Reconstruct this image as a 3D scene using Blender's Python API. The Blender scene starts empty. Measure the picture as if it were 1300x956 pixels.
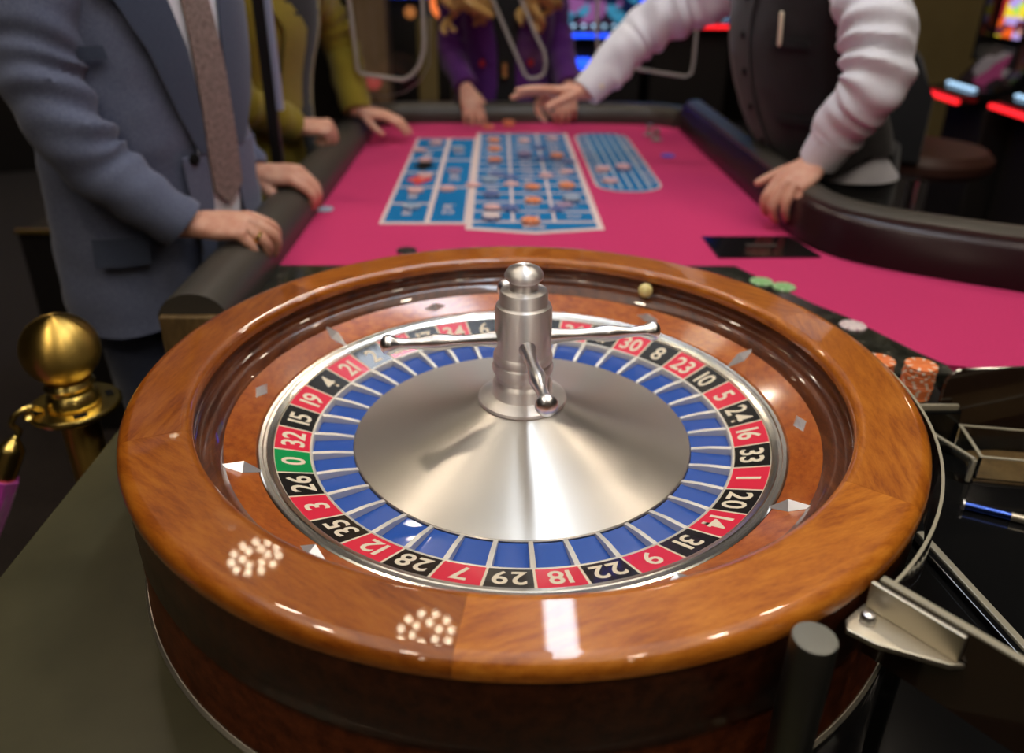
import bpy, bmesh, math, random
from mathutils import Vector, Matrix, noise
random.seed(7)
PI = math.pi
D = math.radians
sc = bpy.context.scene
col = sc.collection

# ------------------------------------------------------------------ camera
cam_d = bpy.data.cameras.new('camera')
cam = bpy.data.objects.new('camera', cam_d)
col.objects.link(cam)
sc.camera = cam
cam_d.sensor_width = 36.0
cam_d.lens = 998.0 / 1300.0 * 36.0
cam_d.shift_y = -45.0 / 1300.0
cam_d.clip_start = 0.02
_rows = ((0.99985495, 0.0, 0.0170316), (-0.01532195, -0.43667556, 0.89948857), (0.00743728, -0.89961906, -0.43661222))
_cx = Vector([r[0] for r in _rows]); _cy = -Vector([r[1] for r in _rows]); _cz = -Vector([r[2] for r in _rows])
_m = Matrix((_cx, _cy, _cz)).transposed().to_4x4()
_m.translation = Vector((0, 0, 1.36))
cam.matrix_world = _m
cam_d.dof.use_dof = True
cam_d.dof.focus_distance = 0.72
cam_d.dof.aperture_fstop = 3.2
cam_d.dof.aperture_blades = 0

# ------------------------------------------------------------------ world, exposure
w = bpy.data.worlds.new('world'); sc.world = w; w.use_nodes = True
w.node_tree.nodes['Background'].inputs[0].default_value = (0.9, 0.75, 0.6, 1)
w.node_tree.nodes['Background'].inputs[1].default_value = 0.02
sc.view_settings.view_transform = 'Standard'
sc.view_settings.look = 'None'
sc.view_settings.exposure = 0.2
sc.view_settings.gamma = 1.0
sc.view_settings.use_curve_mapping = False
sc.cycles.use_denoising = True
sc.cycles.sample_clamp_indirect = 6.0

WARM = (1.0, 0.83, 0.64)
COOL = (0.80, 0.88, 1.0)
SOFT = 0.85              # emission of the fill panels added under the ceiling
DOWNLIGHT = 100.0      # emission of the round ceiling lamps
PANEL = 15.0           # emission of the long table lamp

# ------------------------------------------------------------------ material helpers
def mat(name, c, rough=0.5, metal=0.0, spec=0.5, coat=0.0, coat_r=0.03, emit=None, estr=0.0, sheen=0.0, trans=0.0, ior=1.45, aniso=0.0):
    m = bpy.data.materials.new(name); m.use_nodes = True
    b = m.node_tree.nodes['Principled BSDF']
    b.inputs['Base Color'].default_value = (*c, 1)
    b.inputs['Roughness'].default_value = rough
    b.inputs['Metallic'].default_value = metal
    b.inputs['Specular IOR Level'].default_value = spec
    b.inputs['Coat Weight'].default_value = coat
    b.inputs['Coat Roughness'].default_value = coat_r
    b.inputs['Sheen Weight'].default_value = sheen
    b.inputs['Transmission Weight'].default_value = trans
    b.inputs['IOR'].default_value = ior
    b.inputs['Anisotropic'].default_value = aniso
    if emit:
        b.inputs['Emission Color'].default_value = (*emit, 1)
        b.inputs['Emission Strength'].default_value = estr
    return m

def N(m, t, **kw):
    n = m.node_tree.nodes.new(t)
    for k, v in kw.items():
        setattr(n, k, v)
    return n
def L(m, a, b): m.node_tree.links.new(a, b)
def P(m): return m.node_tree.nodes['Principled BSDF']

def ramp(m, fac, stops):
    r = N(m, 'ShaderNodeValToRGB')
    e = r.color_ramp.elements
    while len(e) < len(stops): e.new(0.5)
    for i, (p, c) in enumerate(stops):
        e[i].position = p; e[i].color = (*c, 1)
    L(m, fac, r.inputs[0]); return r.outputs[0]

def noise_tex(m, scale=(1, 1, 1), s=5.0, detail=4.0, rough=0.55, coord='Object'):
    tc = N(m, 'ShaderNodeTexCoord'); mp = N(m, 'ShaderNodeMapping')
    mp.inputs['Scale'].default_value = scale
    L(m, tc.outputs[coord], mp.inputs[0])
    n = N(m, 'ShaderNodeTexNoise')
    n.inputs['Scale'].default_value = s; n.inputs['Detail'].default_value = detail; n.inputs['Roughness'].default_value = rough
    L(m, mp.outputs[0], n.inputs['Vector'])
    return n
def bump(m, height, strength=0.2, dist=0.002):
    b = N(m, 'ShaderNodeBump'); b.inputs['Strength'].default_value = strength; b.inputs['Distance'].default_value = dist
    L(m, height, b.inputs['Height']); L(m, b.outputs[0], P(m).inputs['Normal']); return b

def fabric(name, c, c2, rough=0.9, s=180, strength=0.25, sheen=0.2, dist=0.001):
    m = mat(name, c, rough, spec=0.25, sheen=sheen)
    n = noise_tex(m, s=s, detail=2)
    L(m, ramp(m, n.outputs[0], [(0.3, c), (0.7, c2)]), P(m).inputs['Base Color'])
    n2 = noise_tex(m, s=28, detail=3)
    add = N(m, 'ShaderNodeMath', operation='ADD'); L(m, n.outputs[0], add.inputs[0]); L(m, n2.outputs[0], add.inputs[1])
    bump(m, add.outputs[0], strength, dist)
    return m

def wood(name, dark, mid, light, scale=(9, 1.4, 9), coat=1.0, coat_r=0.03, tinted=True):
    m = mat(name, mid, 0.32, spec=0.4, coat=coat, coat_r=coat_r)
    n1 = noise_tex(m, scale, 9.0, 6.0, 0.62)
    n2 = noise_tex(m, (scale[0] * 9, scale[1] * 7, scale[2] * 9), 11.0, 3.0, 0.6)
    mix = N(m, 'ShaderNodeMath', operation='MULTIPLY_ADD')
    L(m, n2.outputs[0], mix.inputs[0]); mix.inputs[1].default_value = 0.38
    sub = N(m, 'ShaderNodeMath', operation='ADD'); L(m, n1.outputs[0], sub.inputs[0]); sub.inputs[1].default_value = -0.19
    L(m, sub.outputs[0], mix.inputs[2])
    cr = ramp(m, mix.outputs[0], [(0.30, dark), (0.50, mid), (0.72, light)])
    if tinted:
        oi = N(m, 'ShaderNodeObjectInfo')
        mx = N(m, 'ShaderNodeMix', data_type='RGBA', blend_type='MULTIPLY'); mx.inputs[0].default_value = 1.0
        L(m, cr, mx.inputs[6]); L(m, oi.outputs['Color'], mx.inputs[7])
        cr = mx.outputs[2]
    L(m, cr, P(m).inputs['Base Color'])
    return m

M = {}
M['rim_wood'] = wood('rim_wood', (0.27, 0.062, 0.006), (0.43, 0.122, 0.009), (0.56, 0.190, 0.020), scale=(14, 2.2, 14))
M['apron_wood'] = wood('apron_wood', (0.30, 0.060, 0.007), (0.45, 0.108, 0.010), (0.56, 0.165, 0.020), scale=(12, 7, 12), coat_r=0.10)
M['track_wood'] = wood('track_wood', (0.04, 0.010, 0.004), (0.10, 0.026, 0.008), (0.17, 0.05, 0.013), coat=1.0, coat_r=0.02, tinted=False)
M['bowl_wood'] = wood('bowl_wood', (0.03, 0.007, 0.003), (0.07, 0.017, 0.006), (0.11, 0.028, 0.009), coat=0.12, coat_r=0.08, tinted=False); P(M['bowl_wood']).inputs['Specular IOR Level'].default_value = 0.15
def metal(name, c, rough, aniso=0.0, axis=None):
    m = mat(name, c, rough, metal=1.0, aniso=aniso)
    if axis:
        P(m).inputs['Anisotropic Rotation'].default_value = 0.25
        t = N(m, 'ShaderNodeTangent', direction_type='RADIAL', axis=axis); L(m, t.outputs[0], P(m).inputs['Tangent'])
    return m
M['cone_steel'] = metal('cone_steel', (0.60, 0.575, 0.53), 0.36, 0.7, 'Z')
M['turret_steel'] = metal('turret_steel', (0.93, 0.91, 0.89), 0.46, 0.9, 'Z')
M['chrome'] = metal('chrome', (0.88, 0.88, 0.90), 0.28)
M['stud_steel'] = mat('stud_steel', (0.86, 0.87, 0.90), 0.3, metal=0.7)
M['ring_steel'] = metal('ring_steel', (0.82, 0.80, 0.74), 0.22)
M['fret_steel'] = mat('fret_steel', (0.85, 0.82, 0.74), 0.35, metal=0.45)
M['brass'] = metal('brass', (0.85, 0.63, 0.18), 0.26)
M['brushed_brass'] = metal('brushed_brass', (0.76, 0.50, 0.12), 0.36, 0.8, 'Z')
M['dark_steel'] = metal('dark_steel', (0.17, 0.17, 0.15), 0.40)
M['pewter'] = metal('pewter', (0.62, 0.57, 0.46), 0.42)
M['tile_red'] = mat('tile_red', (0.80, 0.030, 0.070), 0.25, coat=0.4)
M['tile_black'] = mat('tile_black', (0.012, 0.011, 0.010), 0.25, coat=0.4)
M['tile_green'] = mat('tile_green', (0.005, 0.30, 0.075), 0.25, coat=0.4)
M['cream'] = mat('cream', (0.82, 0.72, 0.55), 0.4)
M['pocket_blue'] = mat('pocket_blue', (0.012, 0.085, 0.43), 0.3, coat=0.5)
M['ivory'] = mat('ivory', (0.80, 0.68, 0.28), 0.2, coat=0.5)
M['felt'] = fabric('felt', (0.53, 0.022, 0.122), (0.63, 0.034, 0.160), s=400, strength=0.15, sheen=0.1)
M['print_cream'] = mat('print_cream', (0.72, 0.58, 0.56), 0.9, spec=0.1)
M['print_grey'] = mat('print_grey', (0.42, 0.50, 0.58), 0.9, spec=0.1)
M['print_blue'] = mat('print_blue', (0.012, 0.165, 0.40), 0.9, spec=0.1)
M['print_red'] = mat('print_red', (0.75, 0.03, 0.03), 0.9, spec=0.1)
M['print_black'] = mat('print_black', (0.01, 0.01, 0.01), 0.9, spec=0.1)
M['leather'] = mat('leather', (0.055, 0.048, 0.038), 0.42, spec=0.5)
_n = noise_tex(M['leather'], s=220, detail=2); bump(M['leather'], _n.outputs[0], 0.15, 0.001)
M['leather_dark'] = mat('leather_dark', (0.022, 0.005, 0.008), 0.26, spec=0.5)
M['lacquer'] = mat('lacquer', (0.052, 0.047, 0.022), 0.42, spec=0.35)
_n = noise_tex(M['lacquer'], s=9, detail=4)
L(M['lacquer'], ramp(M['lacquer'], _n.outputs[0], [(0.3, (0.040, 0.036, 0.016)), (0.7, (0.062, 0.056, 0.027))]), P(M['lacquer']).inputs['Base Color'])
M['gloss_black'] = mat('gloss_black', (0.006, 0.006, 0.006), 0.12, spec=0.5)
M['brown_panel'] = wood('brown_panel', (0.08, 0.050, 0.020), (0.15, 0.095, 0.038), (0.22, 0.145, 0.065), scale=(2, 2, 0.4), coat=0.5, coat_r=0.15, tinted=False)
M['cabinet_black'] = mat('cabinet_black', (0.012, 0.010, 0.009), 0.45)
M['marble'] = mat('marble', (0.03, 0.03, 0.025), 0.14, spec=0.5, coat=0.5)
_n = noise_tex(M['marble'], s=55, detail=8, rough=0.75)
L(M['marble'], ramp(M['marble'], _n.outputs[0], [(0.42, (0.012, 0.013, 0.010)), (0.56, (0.035, 0.036, 0.028)), (0.70, (0.17, 0.15, 0.11))]), P(M['marble']).inputs['Base Color'])
M['tinted'] = mat('tinted', (0.030, 0.016, 0.010), 0.10, spec=0.5, coat=0.6)
M['acrylic'] = mat('acrylic', (0.93, 0.95, 0.93), 0.03, trans=1.0, ior=1.30)
M['acrylic_edge'] = mat('acrylic_edge', (0.50, 0.45, 0.40), 0.35, trans=0.35, ior=1.4)
M['acrylic_rim'] = mat('acrylic_rim', (0.46, 0.42, 0.31), 0.25, trans=0.25, ior=1.4)
M['skin'] = mat('skin', (0.70, 0.36, 0.25), 0.45, spec=0.4)
_b = P(M['skin']); _b.inputs['Subsurface Weight'].default_value = 0.12; _b.inputs['Subsurface Radius'].default_value = (0.01, 0.004, 0.002)
_n = noise_tex(M['skin'], s=45, detail=4)
L(M['skin'], ramp(M['skin'], _n.outputs[0], [(0.3, (0.62, 0.28, 0.19)), (0.7, (0.75, 0.43, 0.31))]), P(M['skin']).inputs['Base Color'])
M['suit'] = fabric('suit', (0.092, 0.108, 0.180), (0.142, 0.160, 0.235), s=260)
M['suit_shaded'] = fabric('suit_shaded', (0.045, 0.058, 0.098), (0.06, 0.075, 0.12), s=260)  # suit cloth darkened, paints the shade of the lapel folds into the colour
M['trouser_navy'] = fabric('trouser_navy', (0.03, 0.038, 0.07), (0.045, 0.055, 0.09), s=260)
M['shirt_white'] = fabric('shirt_white', (0.70, 0.69, 0.75), (0.78, 0.77, 0.83), s=300, strength=0.15)
M['tie'] = fabric('tie', (0.15, 0.10, 0.085), (0.30, 0.22, 0.19), s=130)
M['waistcoat'] = fabric('waistcoat', (0.014, 0.012, 0.013), (0.024, 0.020, 0.021), s=300)
M['black_cloth'] = fabric('black_cloth', (0.008, 0.008, 0.009), (0.014, 0.013, 0.014), s=300)
M['olive'] = fabric('olive', (0.22, 0.165, 0.012), (0.30, 0.225, 0.020), s=200)
M['purple'] = fabric('purple', (0.065, 0.010, 0.115), (0.095, 0.016, 0.16), s=200)
M['blonde'] = mat('blonde', (0.50, 0.28, 0.075), 0.35, spec=0.5)
_n = noise_tex(M['blonde'], s=300, detail=3)
L(M['blonde'], ramp(M['blonde'], _n.outputs[0], [(0.3, (0.32, 0.15, 0.03)), (0.7, (0.72, 0.46, 0.16))]), P(M['blonde']).inputs['Base Color'])
M['hair_dark'] = mat('hair_dark', (0.03, 0.018, 0.01), 0.4)
M['eye'] = mat('eye', (0.75, 0.72, 0.68), 0.15)
M['iris'] = mat('iris', (0.04, 0.03, 0.02), 0.15)
M['lip'] = mat('lip', (0.42, 0.12, 0.10), 0.4)
M['rope'] = fabric('rope', (0.42, 0.015, 0.30), (0.56, 0.03, 0.42), s=150, sheen=0.6)
M['carpet'] = fabric('carpet', (0.014, 0.009, 0.007), (0.026, 0.016, 0.012), s=60, strength=0.5)
M['wall_dark'] = fabric('wall_dark', (0.018, 0.013, 0.010), (0.026, 0.020, 0.015), s=12, strength=0.1, sheen=0)
M['wall_cream'] = fabric('wall_cream', (0.13, 0.10, 0.07), (0.16, 0.12, 0.09), s=6, strength=0.05, sheen=0)
M['wall_olive'] = fabric('wall_olive', (0.27, 0.20, 0.075), (0.31, 0.23, 0.09), s=6, strength=0.05, sheen=0)
M['column_brown'] = fabric('column_brown', (0.30, 0.19, 0.10), (0.36, 0.23, 0.13), s=6, strength=0.05, sheen=0)
M['ceiling'] = fabric('ceiling', (0.05, 0.045, 0.04), (0.06, 0.055, 0.05), s=10, strength=0.05, sheen=0)
M['red_plastic'] = mat('red_plastic', (0.5, 0.02, 0.02), 0.3)
M['brown_leather'] = mat('brown_leather', (0.045, 0.015, 0.009), 0.5)
def glow(name, c, s):
    return mat(name, (0.02, 0.02, 0.02), 0.3, emit=c, estr=s)
M['glow_blue'] = glow('glow_blue', (0.01, 0.07, 1.0), 2.2)
M['glow_red'] = glow('glow_red', (1.0, 0.015, 0.02), 1.6)
M['glow_button'] = glow('glow_button', (0.45, 0.72, 1.0), 1.3)
M['glow_cyan'] = glow('glow_cyan', (0.08, 0.65, 0.85), 0.9)
M['glow_orange'] = glow('glow_orange', (1.0, 0.22, 0.05), 0.9)
M['glow_gold'] = glow('glow_gold', (1.0, 0.65, 0.2), 0.9)
M['lamp_warm'] = glow('lamp_warm', WARM, DOWNLIGHT)
M['lamp_led'] = glow('lamp_led', (1.0, 0.86, 0.62), 48.0)
M['fill_soft'] = glow('fill_soft', (1.0, 0.92, 0.82), SOFT)
M['lamp_cool'] = glow('lamp_cool', COOL, PANEL)
M['lamp_body'] = mat('lamp_body', (0.10, 0.10, 0.10), 0.4, metal=0.6)
def screen_mat(name, s, sat_cols, sc_=(6, 6, 6)):
    m = mat(name, (0.01, 0.01, 0.01), 0.15)
    tc = N(m, 'ShaderNodeTexCoord'); mp = N(m, 'ShaderNodeMapping'); mp.inputs['Scale'].default_value = sc_
    L(m, tc.outputs['Object'], mp.inputs[0])
    v = N(m, 'ShaderNodeTexVoronoi', distance='CHEBYCHEV'); v.inputs['Scale'].default_value = 2.6
    L(m, mp.outputs[0], v.inputs['Vector'])
    sp = N(m, 'ShaderNodeSeparateColor'); L(m, v.outputs['Color'], sp.inputs[0])
    n = len(sat_cols)
    c = ramp(m, sp.outputs[0], [(i / n, cc) for i, cc in enumerate(sat_cols)])
    c.node.color_ramp.interpolation = 'CONSTANT'
    L(m, c, P(m).inputs['Emission Color']); P(m).inputs['Emission Strength'].default_value = s
    return m
M['screen_mix'] = screen_mat('screen_mix', 1.1, [(0.35, 0.02, 0.02), (0.7, 0.10, 0.01), (0.75, 0.6, 0.03), (0.4, 0.3, 0.65), (0.10, 0.02, 0.03), (0.55, 0.30, 0.25), (0.30, 0.62, 0.12)], (5, 9, 9))
M['screen_dim'] = screen_mat('screen_dim', 0.35, [(0.02, 0.01, 0.01), (0.30, 0.04, 0.12), (0.01, 0.01, 0.02), (0.25, 0.2, 0.2), (0.02, 0.01, 0.01)], (3, 4, 4))
M['screen_blue'] = screen_mat('screen_blue', 0.7, [(0.0, 0.0, 0.02), (0.02, 0.01, 0.03), (0.3, 0.1, 0.3), (0.0, 0.01, 0.05), (0.05, 0.3, 0.5)], (4, 4, 4))
M['screen_teal'] = screen_mat('screen_teal', 0.8, [(0.02, 0.4, 0.5), (0.0, 0.15, 0.3), (0.1, 0.55, 0.3), (0.0, 0.3, 0.6)], (3, 4, 4))

# ------------------------------------------------------------------ geometry helpers
def mesh_of(name, bm, mats, smooth=True, angle=None):
    me = bpy.data.meshes.new(name)
    bmesh.ops.recalc_face_normals(bm, faces=bm.faces[:])
    bm.to_mesh(me); bm.free()
    for m in (mats if isinstance(mats, (list, tuple)) else [mats]): me.materials.append(m)
    if smooth:
        me.polygons.foreach_set('use_smooth', [True] * len(me.polygons))
        if angle is not None: me.set_sharp_from_angle(angle=D(angle))
    return me
def link(name, me, parent=None, loc=None, rot=None):
    o = bpy.data.objects.new(name, me); col.objects.link(o)
    if parent: o.parent = parent
    if loc is not None: o.location = loc
    if rot is not None: o.rotation_euler = rot
    return o
def obj(name, bm, mats, parent=None, loc=None, rot=None, smooth=True, angle=35):
    return link(name, mesh_of(name, bm, mats, smooth, angle), parent, loc, rot)
def tag(o, label=None, cat=None, group=None, kind=None):
    if label: o['label'] = label
    if cat: o['category'] = cat
    if group: o['group'] = group
    if kind: o['kind'] = kind
    return o
def thing(name, label, cat, loc=(0, 0, 0), rz=0.0, group=None):
    o = bpy.data.objects.new(name, None); col.objects.link(o)
    o.empty_display_size = 0.05
    o.location = loc; o.rotation_euler = (0, 0, rz)
    return tag(o, label, cat, group)
def copy_tree(o, parent=None):
    c = o.copy(); col.objects.link(c)
    if parent: c.parent = parent
    for ch in list(o.children): copy_tree(ch, c)
    return c
BM = bmesh.new

def box(bm, x0, x1, y0, y1, z0, z1, bev=0.0, mi=0, seg=2):
    b = BM()
    bmesh.ops.create_cube(b, size=1.0)
    for v in b.verts:
        v.co = Vector(((x0 + x1) / 2 + v.co.x * (x1 - x0), (y0 + y1) / 2 + v.co.y * (y1 - y0), (z0 + z1) / 2 + v.co.z * (z1 - z0)))
    if bev: bmesh.ops.bevel(b, geom=b.edges[:], offset=bev, segments=seg, affect='EDGES', profile=0.5)
    for f in b.faces: f.material_index = mi
    merge(bm, b)
def merge(bm, b, mtx=None):
    if mtx is not None: b.transform(mtx)
    t = bpy.data.meshes.new('t'); b.to_mesh(t); b.free(); bm.from_mesh(t); bpy.data.meshes.remove(t)
def loft(bm, rings, cap=True, mi=0, closed=True):
    vs = [[bm.verts.new(p) for p in r] for r in rings]
    n = len(vs[0])
    for a, b in zip(vs, vs[1:]):
        for i in range(n if closed else n - 1):
            j = (i + 1) % n
            f = bm.faces.new((a[i], a[j], b[j], b[i])); f.material_index = mi
    if cap and closed:
        for r in (vs[0], vs[-1]):
            f = bm.faces.new(r); f.material_index = mi
def spin(bm, prof, n=64, a0=0.0, a1=2 * PI, mi=0, capends=False, z0=0):
    full = abs(a1 - a0 - 2 * PI) < 1e-6
    k = n if full else n + 1
    cols = []
    for i in range(k):
        a = a0 + (a1 - a0) * i / n
        cols.append([bm.verts.new((r * math.cos(a), r * math.sin(a), z + z0)) for r, z in prof])
    for i in range(n):
        A = cols[i]; B = cols[(i + 1) % k]
        for j in range(len(prof) - 1):
            if prof[j][0] < 1e-9 and prof[j + 1][0] < 1e-9: continue
            f = bm.faces.new((A[j], B[j], B[j + 1], A[j + 1])); f.material_index = mi
    if capends and not full:
        for c in (cols[0], cols[-1]):
            f = bm.faces.new(c); f.material_index = mi
    if any(r < 1e-9 for r, z in prof):
        bmesh.ops.remove_doubles(bm, verts=bm.verts[:], dist=1e-7)
def frames(path):
    n = len(path); T = []
    for i in range(n):
        a = path[max(0, i - 1)]; b = path[min(n - 1, i + 1)]
        t = (b - a); T.append(t.normalized() if t.length > 1e-9 else Vector((0, 0, 1)))
    up = Vector((0, 0, 1)) if abs(T[0].z) < 0.9 else Vector((1, 0, 0))
    u = (up - T[0] * up.dot(T[0])).normalized(); out = []
    for t in T:
        u = (u - t * u.dot(t)); u = u.normalized()
        out.append((t, u, t.cross(u)))
    return out
def catmull(pts, per=6):
    pts = [Vector(p) for p in pts]; out = []
    n = len(pts)
    for i in range(n - 1):
        p0 = pts[max(0, i - 1)]; p1 = pts[i]; p2 = pts[i + 1]; p3 = pts[min(n - 1, i + 2)]
        for k in range(per):
            t = k / per
            out.append(0.5 * ((2 * p1) + (p2 - p0) * t + (2 * p0 - 5 * p1 + 4 * p2 - p3) * t * t + (3 * p1 - p0 - 3 * p2 + p3) * t ** 3))
    out.append(pts[-1]); return out
def lerp_list(vals, t):
    x = t * (len(vals) - 1); i = min(int(x), len(vals) - 2); f = x - i
    return vals[i] * (1 - f) + vals[i + 1] * f
def tube(bm, path, radii, n=12, mi=0, flat=1.0, cap=True, rnd=False, disp=None):
    path = [Vector(p) for p in path]
    fr = frames(path); rings = []
    m = len(path)
    for i, (p, (t, u, v)) in enumerate(zip(path, fr)):
        r = lerp_list(radii, i / (m - 1)) if isinstance(radii, (list, tuple)) else radii
        ring = []
        for k in range(n):
            a = 2 * PI * k / n
            d = u * math.cos(a) * flat + v * math.sin(a)
            rr = r
            if disp: rr = r + disp(p + d * r, i / (m - 1), a)
            ring.append(p + d * rr)
        rings.append(ring)
    if rnd:
        for end in (0, -1):
            p = path[end]; t = fr[end][0] * (-1 if end == 0 else 1)
            r = (radii[end] if isinstance(radii, (list, tuple)) else radii)
            extra = []
            for s in (0.45, 0.8, 0.97):
                c = math.sqrt(1 - s * s)
                extra.append([p + t * r * s + (q - p) * c for q in rings[end]])
            rings = (extra[::-1] + rings) if end == 0 else (rings + extra)
    loft(bm, rings, cap, mi)
def prism(bm, poly, z0, z1, mi=0, bev=0.0):
    b = BM()
    lo = [b.verts.new((x, y, z0)) for x, y in poly]; hi = [b.verts.new((x, y, z1)) for x, y in poly]
    n = len(poly)
    b.faces.new(lo); b.faces.new(hi)
    for i in range(n):
        j = (i + 1) % n; b.faces.new((lo[i], lo[j], hi[j], hi[i]))
    for f in b.faces: f.material_index = mi
    if bev:
        e = [e for e in b.edges if abs(e.verts[0].co.z - z1) < 1e-6 and abs(e.verts[1].co.z - z1) < 1e-6]
        bmesh.ops.bevel(b, geom=e, offset=bev, segments=2, affect='EDGES', profile=0.5)
    merge(bm, b)
def rrect(x0, x1, y0, y1, r, n=6):
    out = []
    for cx_, cy_, a in ((x1 - r, y1 - r, 0), (x0 + r, y1 - r, 90), (x0 + r, y0 + r, 180), (x1 - r, y0 + r, 270)):
        for k in range(n + 1):
            t = D(a + 90 * k / n); out.append((cx_ + r * math.cos(t), cy_ + r * math.sin(t)))
    return out
def remeshed(name, bm, m, parent, voxel, smooth=6, factor=0.5, extra=None):
    """voxel remesh of overlapping lofts into one continuous skin"""
    me = mesh_of('t', bm, m)
    o = bpy.data.objects.new('t', me); col.objects.link(o)
    r = o.modifiers.new('r', 'REMESH'); r.mode = 'VOXEL'; r.voxel_size = voxel; r.use_smooth_shade = True
    s = o.modifiers.new('s', 'SMOOTH'); s.factor = factor; s.iterations = smooth
    dg = bpy.context.evaluated_depsgraph_get()
    me2 = bpy.data.meshes.new_from_object(o.evaluated_get(dg))
    bpy.data.objects.remove(o); bpy.data.meshes.remove(me)
    me2.name = name
    return me2

# glyph meshes from the built-in font
_gl = {}
def glyph(ch, off=0.018):
    if (ch, off) in _gl: return _gl[(ch, off)]
    cu = bpy.data.curves.new('g', 'FONT'); cu.body = ch; cu.size = 1.0; cu.offset = off; cu.resolution_u = 3
    o = bpy.data.objects.new('g', cu); col.objects.link(o)
    dg = bpy.context.evaluated_depsgraph_get()
    me = bpy.data.meshes.new_from_object(o.evaluated_get(dg))
    bpy.data.objects.remove(o)
    xs = [v.co.x for v in me.vertices]; ys = [v.co.y for v in me.vertices]
    _gl[(ch, off)] = (me, min(xs), max(xs), min(ys), max(ys)); return _gl[(ch, off)]
def text(bm, s, wd, ht, mtx, mi=0, gap=0.10, fn=None):
    """flat lettering, wd x ht, centred on the origin of mtx (x right, y up)"""
    parts = []; x = 0.0
    for ch in s:
        if ch == ' ': x += 0.3; continue
        me, x0, x1, y0, y1 = glyph(ch)
        parts.append((me, x - x0, y0, y1)); x += (x1 - x0) + gap
    tot = x - gap; hh = 0.73
    sy = ht / hh; sx = min(wd / tot, sy * 0.92)
    for me, dx, y0, y1 in parts:
        b = BM(); b.from_mesh(me)
        for f in b.faces: f.material_index = mi
        for v in b.verts:
            c = Vector(((v.co.x + dx - tot / 2) * sx, (v.co.y - hh / 2) * sy, 0))
            v.co = mtx @ (fn(c) if fn else c)
        merge(bm, b)

# ------------------------------------------------------------------ room
b = BM(); box(b, -5, 5, -4, 7.5, -0.06, 0); tag(obj('floor', b, M['carpet'], smooth=False), 'dark carpeted casino floor', kind='structure')
b = BM(); box(b, -5, 5, -4, 7.5, 3.2, 3.26); tag(obj('ceiling', b, M['ceiling'], smooth=False), 'dark ceiling', kind='structure')
b = BM(); box(b, -5.1, -5, -4, 7.5, 0, 3.2); tag(obj('wall_left', b, M['wall_dark'], smooth=False), kind='structure')
b = BM(); box(b, 5, 5.1, -4, 7.5, 0, 3.2); tag(obj('wall_right', b, M['wall_dark'], smooth=False), kind='structure')
b = BM(); box(b, -5, 5, 7.5, 7.6, 0, 3.2); tag(obj('wall_back', b, M['wall_dark'], smooth=False), kind='structure')
b = BM(); box(b, -5, 5, -4.1, -4, 0, 3.2); tag(obj('wall_front', b, M['wall_cream'], smooth=False), kind='structure')
b = BM(); box(b, 2.05, 4.2, 5.6, 5.75, 0, 3.2, 0.004); tag(obj('wall_partition', b, M['wall_olive'], smooth=False), 'olive painted partition wall', kind='structure')
b = BM(); box(b, -0.95, -0.73, 5.5, 5.72, 0, 3.2, 0.02); tag(obj('trim_column', b, M['column_brown'], smooth=False), 'brown square column', kind='structure')
b = BM(); box(b, -0.56, -0.32, 5.75, 5.82, 0.45, 1.0, 0.01); tag(obj('trim_panel', b, M['wall_olive'], smooth=False), 'olive wall panel beside the column', kind='structure')

# ------------------------------------------------------------------ lamps
def downlight(x, y, label):
    t = thing('ceiling_downlight', label, 'ceiling light', (x, y, 3.14), 0, 'round ceiling downlights')
    b = BM(); spin(b, [(0.075, -0.012), (0.105, -0.012), (0.11, -0.006), (0.11, 0), (0.075, 0), (0.075, -0.012)], 32)
    obj('bezel', b, M['lamp_body'], t)
    b = BM(); tube(b, [(0, 0, 0.0), (0, 0, 0.06)], 0.02, 12); obj('stem', b, M['lamp_body'], t)
    b = BM(); spin(b, [(0, -0.006), (0.075, -0.006), (0.075, -0.001), (0, -0.001)], 32)
    obj('diffuser', b, M['lamp_warm'], t)
    return t
for i, (x, y) in enumerate([(-1.15, 0.6), (1.2, 0.55), (-1.0, 2.0), (1.25, 2.0), (-0.4, 3.5), (0.75, 3.1), (-0.9, -0.6), (0.9, -0.6), (3.5, 4.9), (-1.6, -2.9), (1.6, -2.9)]):
    downlight(x, y, 'round warm downlight in the ceiling, ' + ['left of the wheel', 'right of the wheel', 'above the man in the suit', 'above the dealer', 'above the olive jacket', 'above the purple blazer', 'behind the camera on the left', 'behind the camera on the right', 'in front of the olive partition', 'added to light the wall behind the camera, left', 'added to light the wall behind the camera, right'][i])  # rear wall pair is added, unseen, to brighten reflections in turret and chrome

def cluster(x, y, label):
    t = thing('ceiling_cluster_light', label, 'ceiling light', (x, y, 2.9), 0, 'ring shaped led cluster lights')
    b = BM(); spin(b, [(0, 0.0), (0.115, 0.0), (0.125, 0.01), (0.125, 0.03), (0, 0.03)], 32); spin(b, [(0.012, 0.03), (0.012, 0.3)], 10)
    obj('housing', b, M['lamp_body'], t)
    b = BM(); spin(b, [(0, -0.006), (0.0085, -0.005), (0.009, 0.0)], 10)
    me = mesh_of('led', b, M['lamp_led'])
    for n, r, o in ((11, 0.098, 0.1), (6, 0.052, 0.3)):
        for k in range(n):
            a = 2 * PI * k / n + o
            link('led', me, t, (r * math.cos(a), r * math.sin(a), 0))
    return t
for x, y, s in ((-1.85, 3.69, 'left of the olive jacket'), (-1.05, 2.66, 'above the left rail'), (-0.28, 2.23, 'above the betting layout')):
    cluster(x, y, 'ring cluster of small warm leds hanging ' + s)

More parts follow.
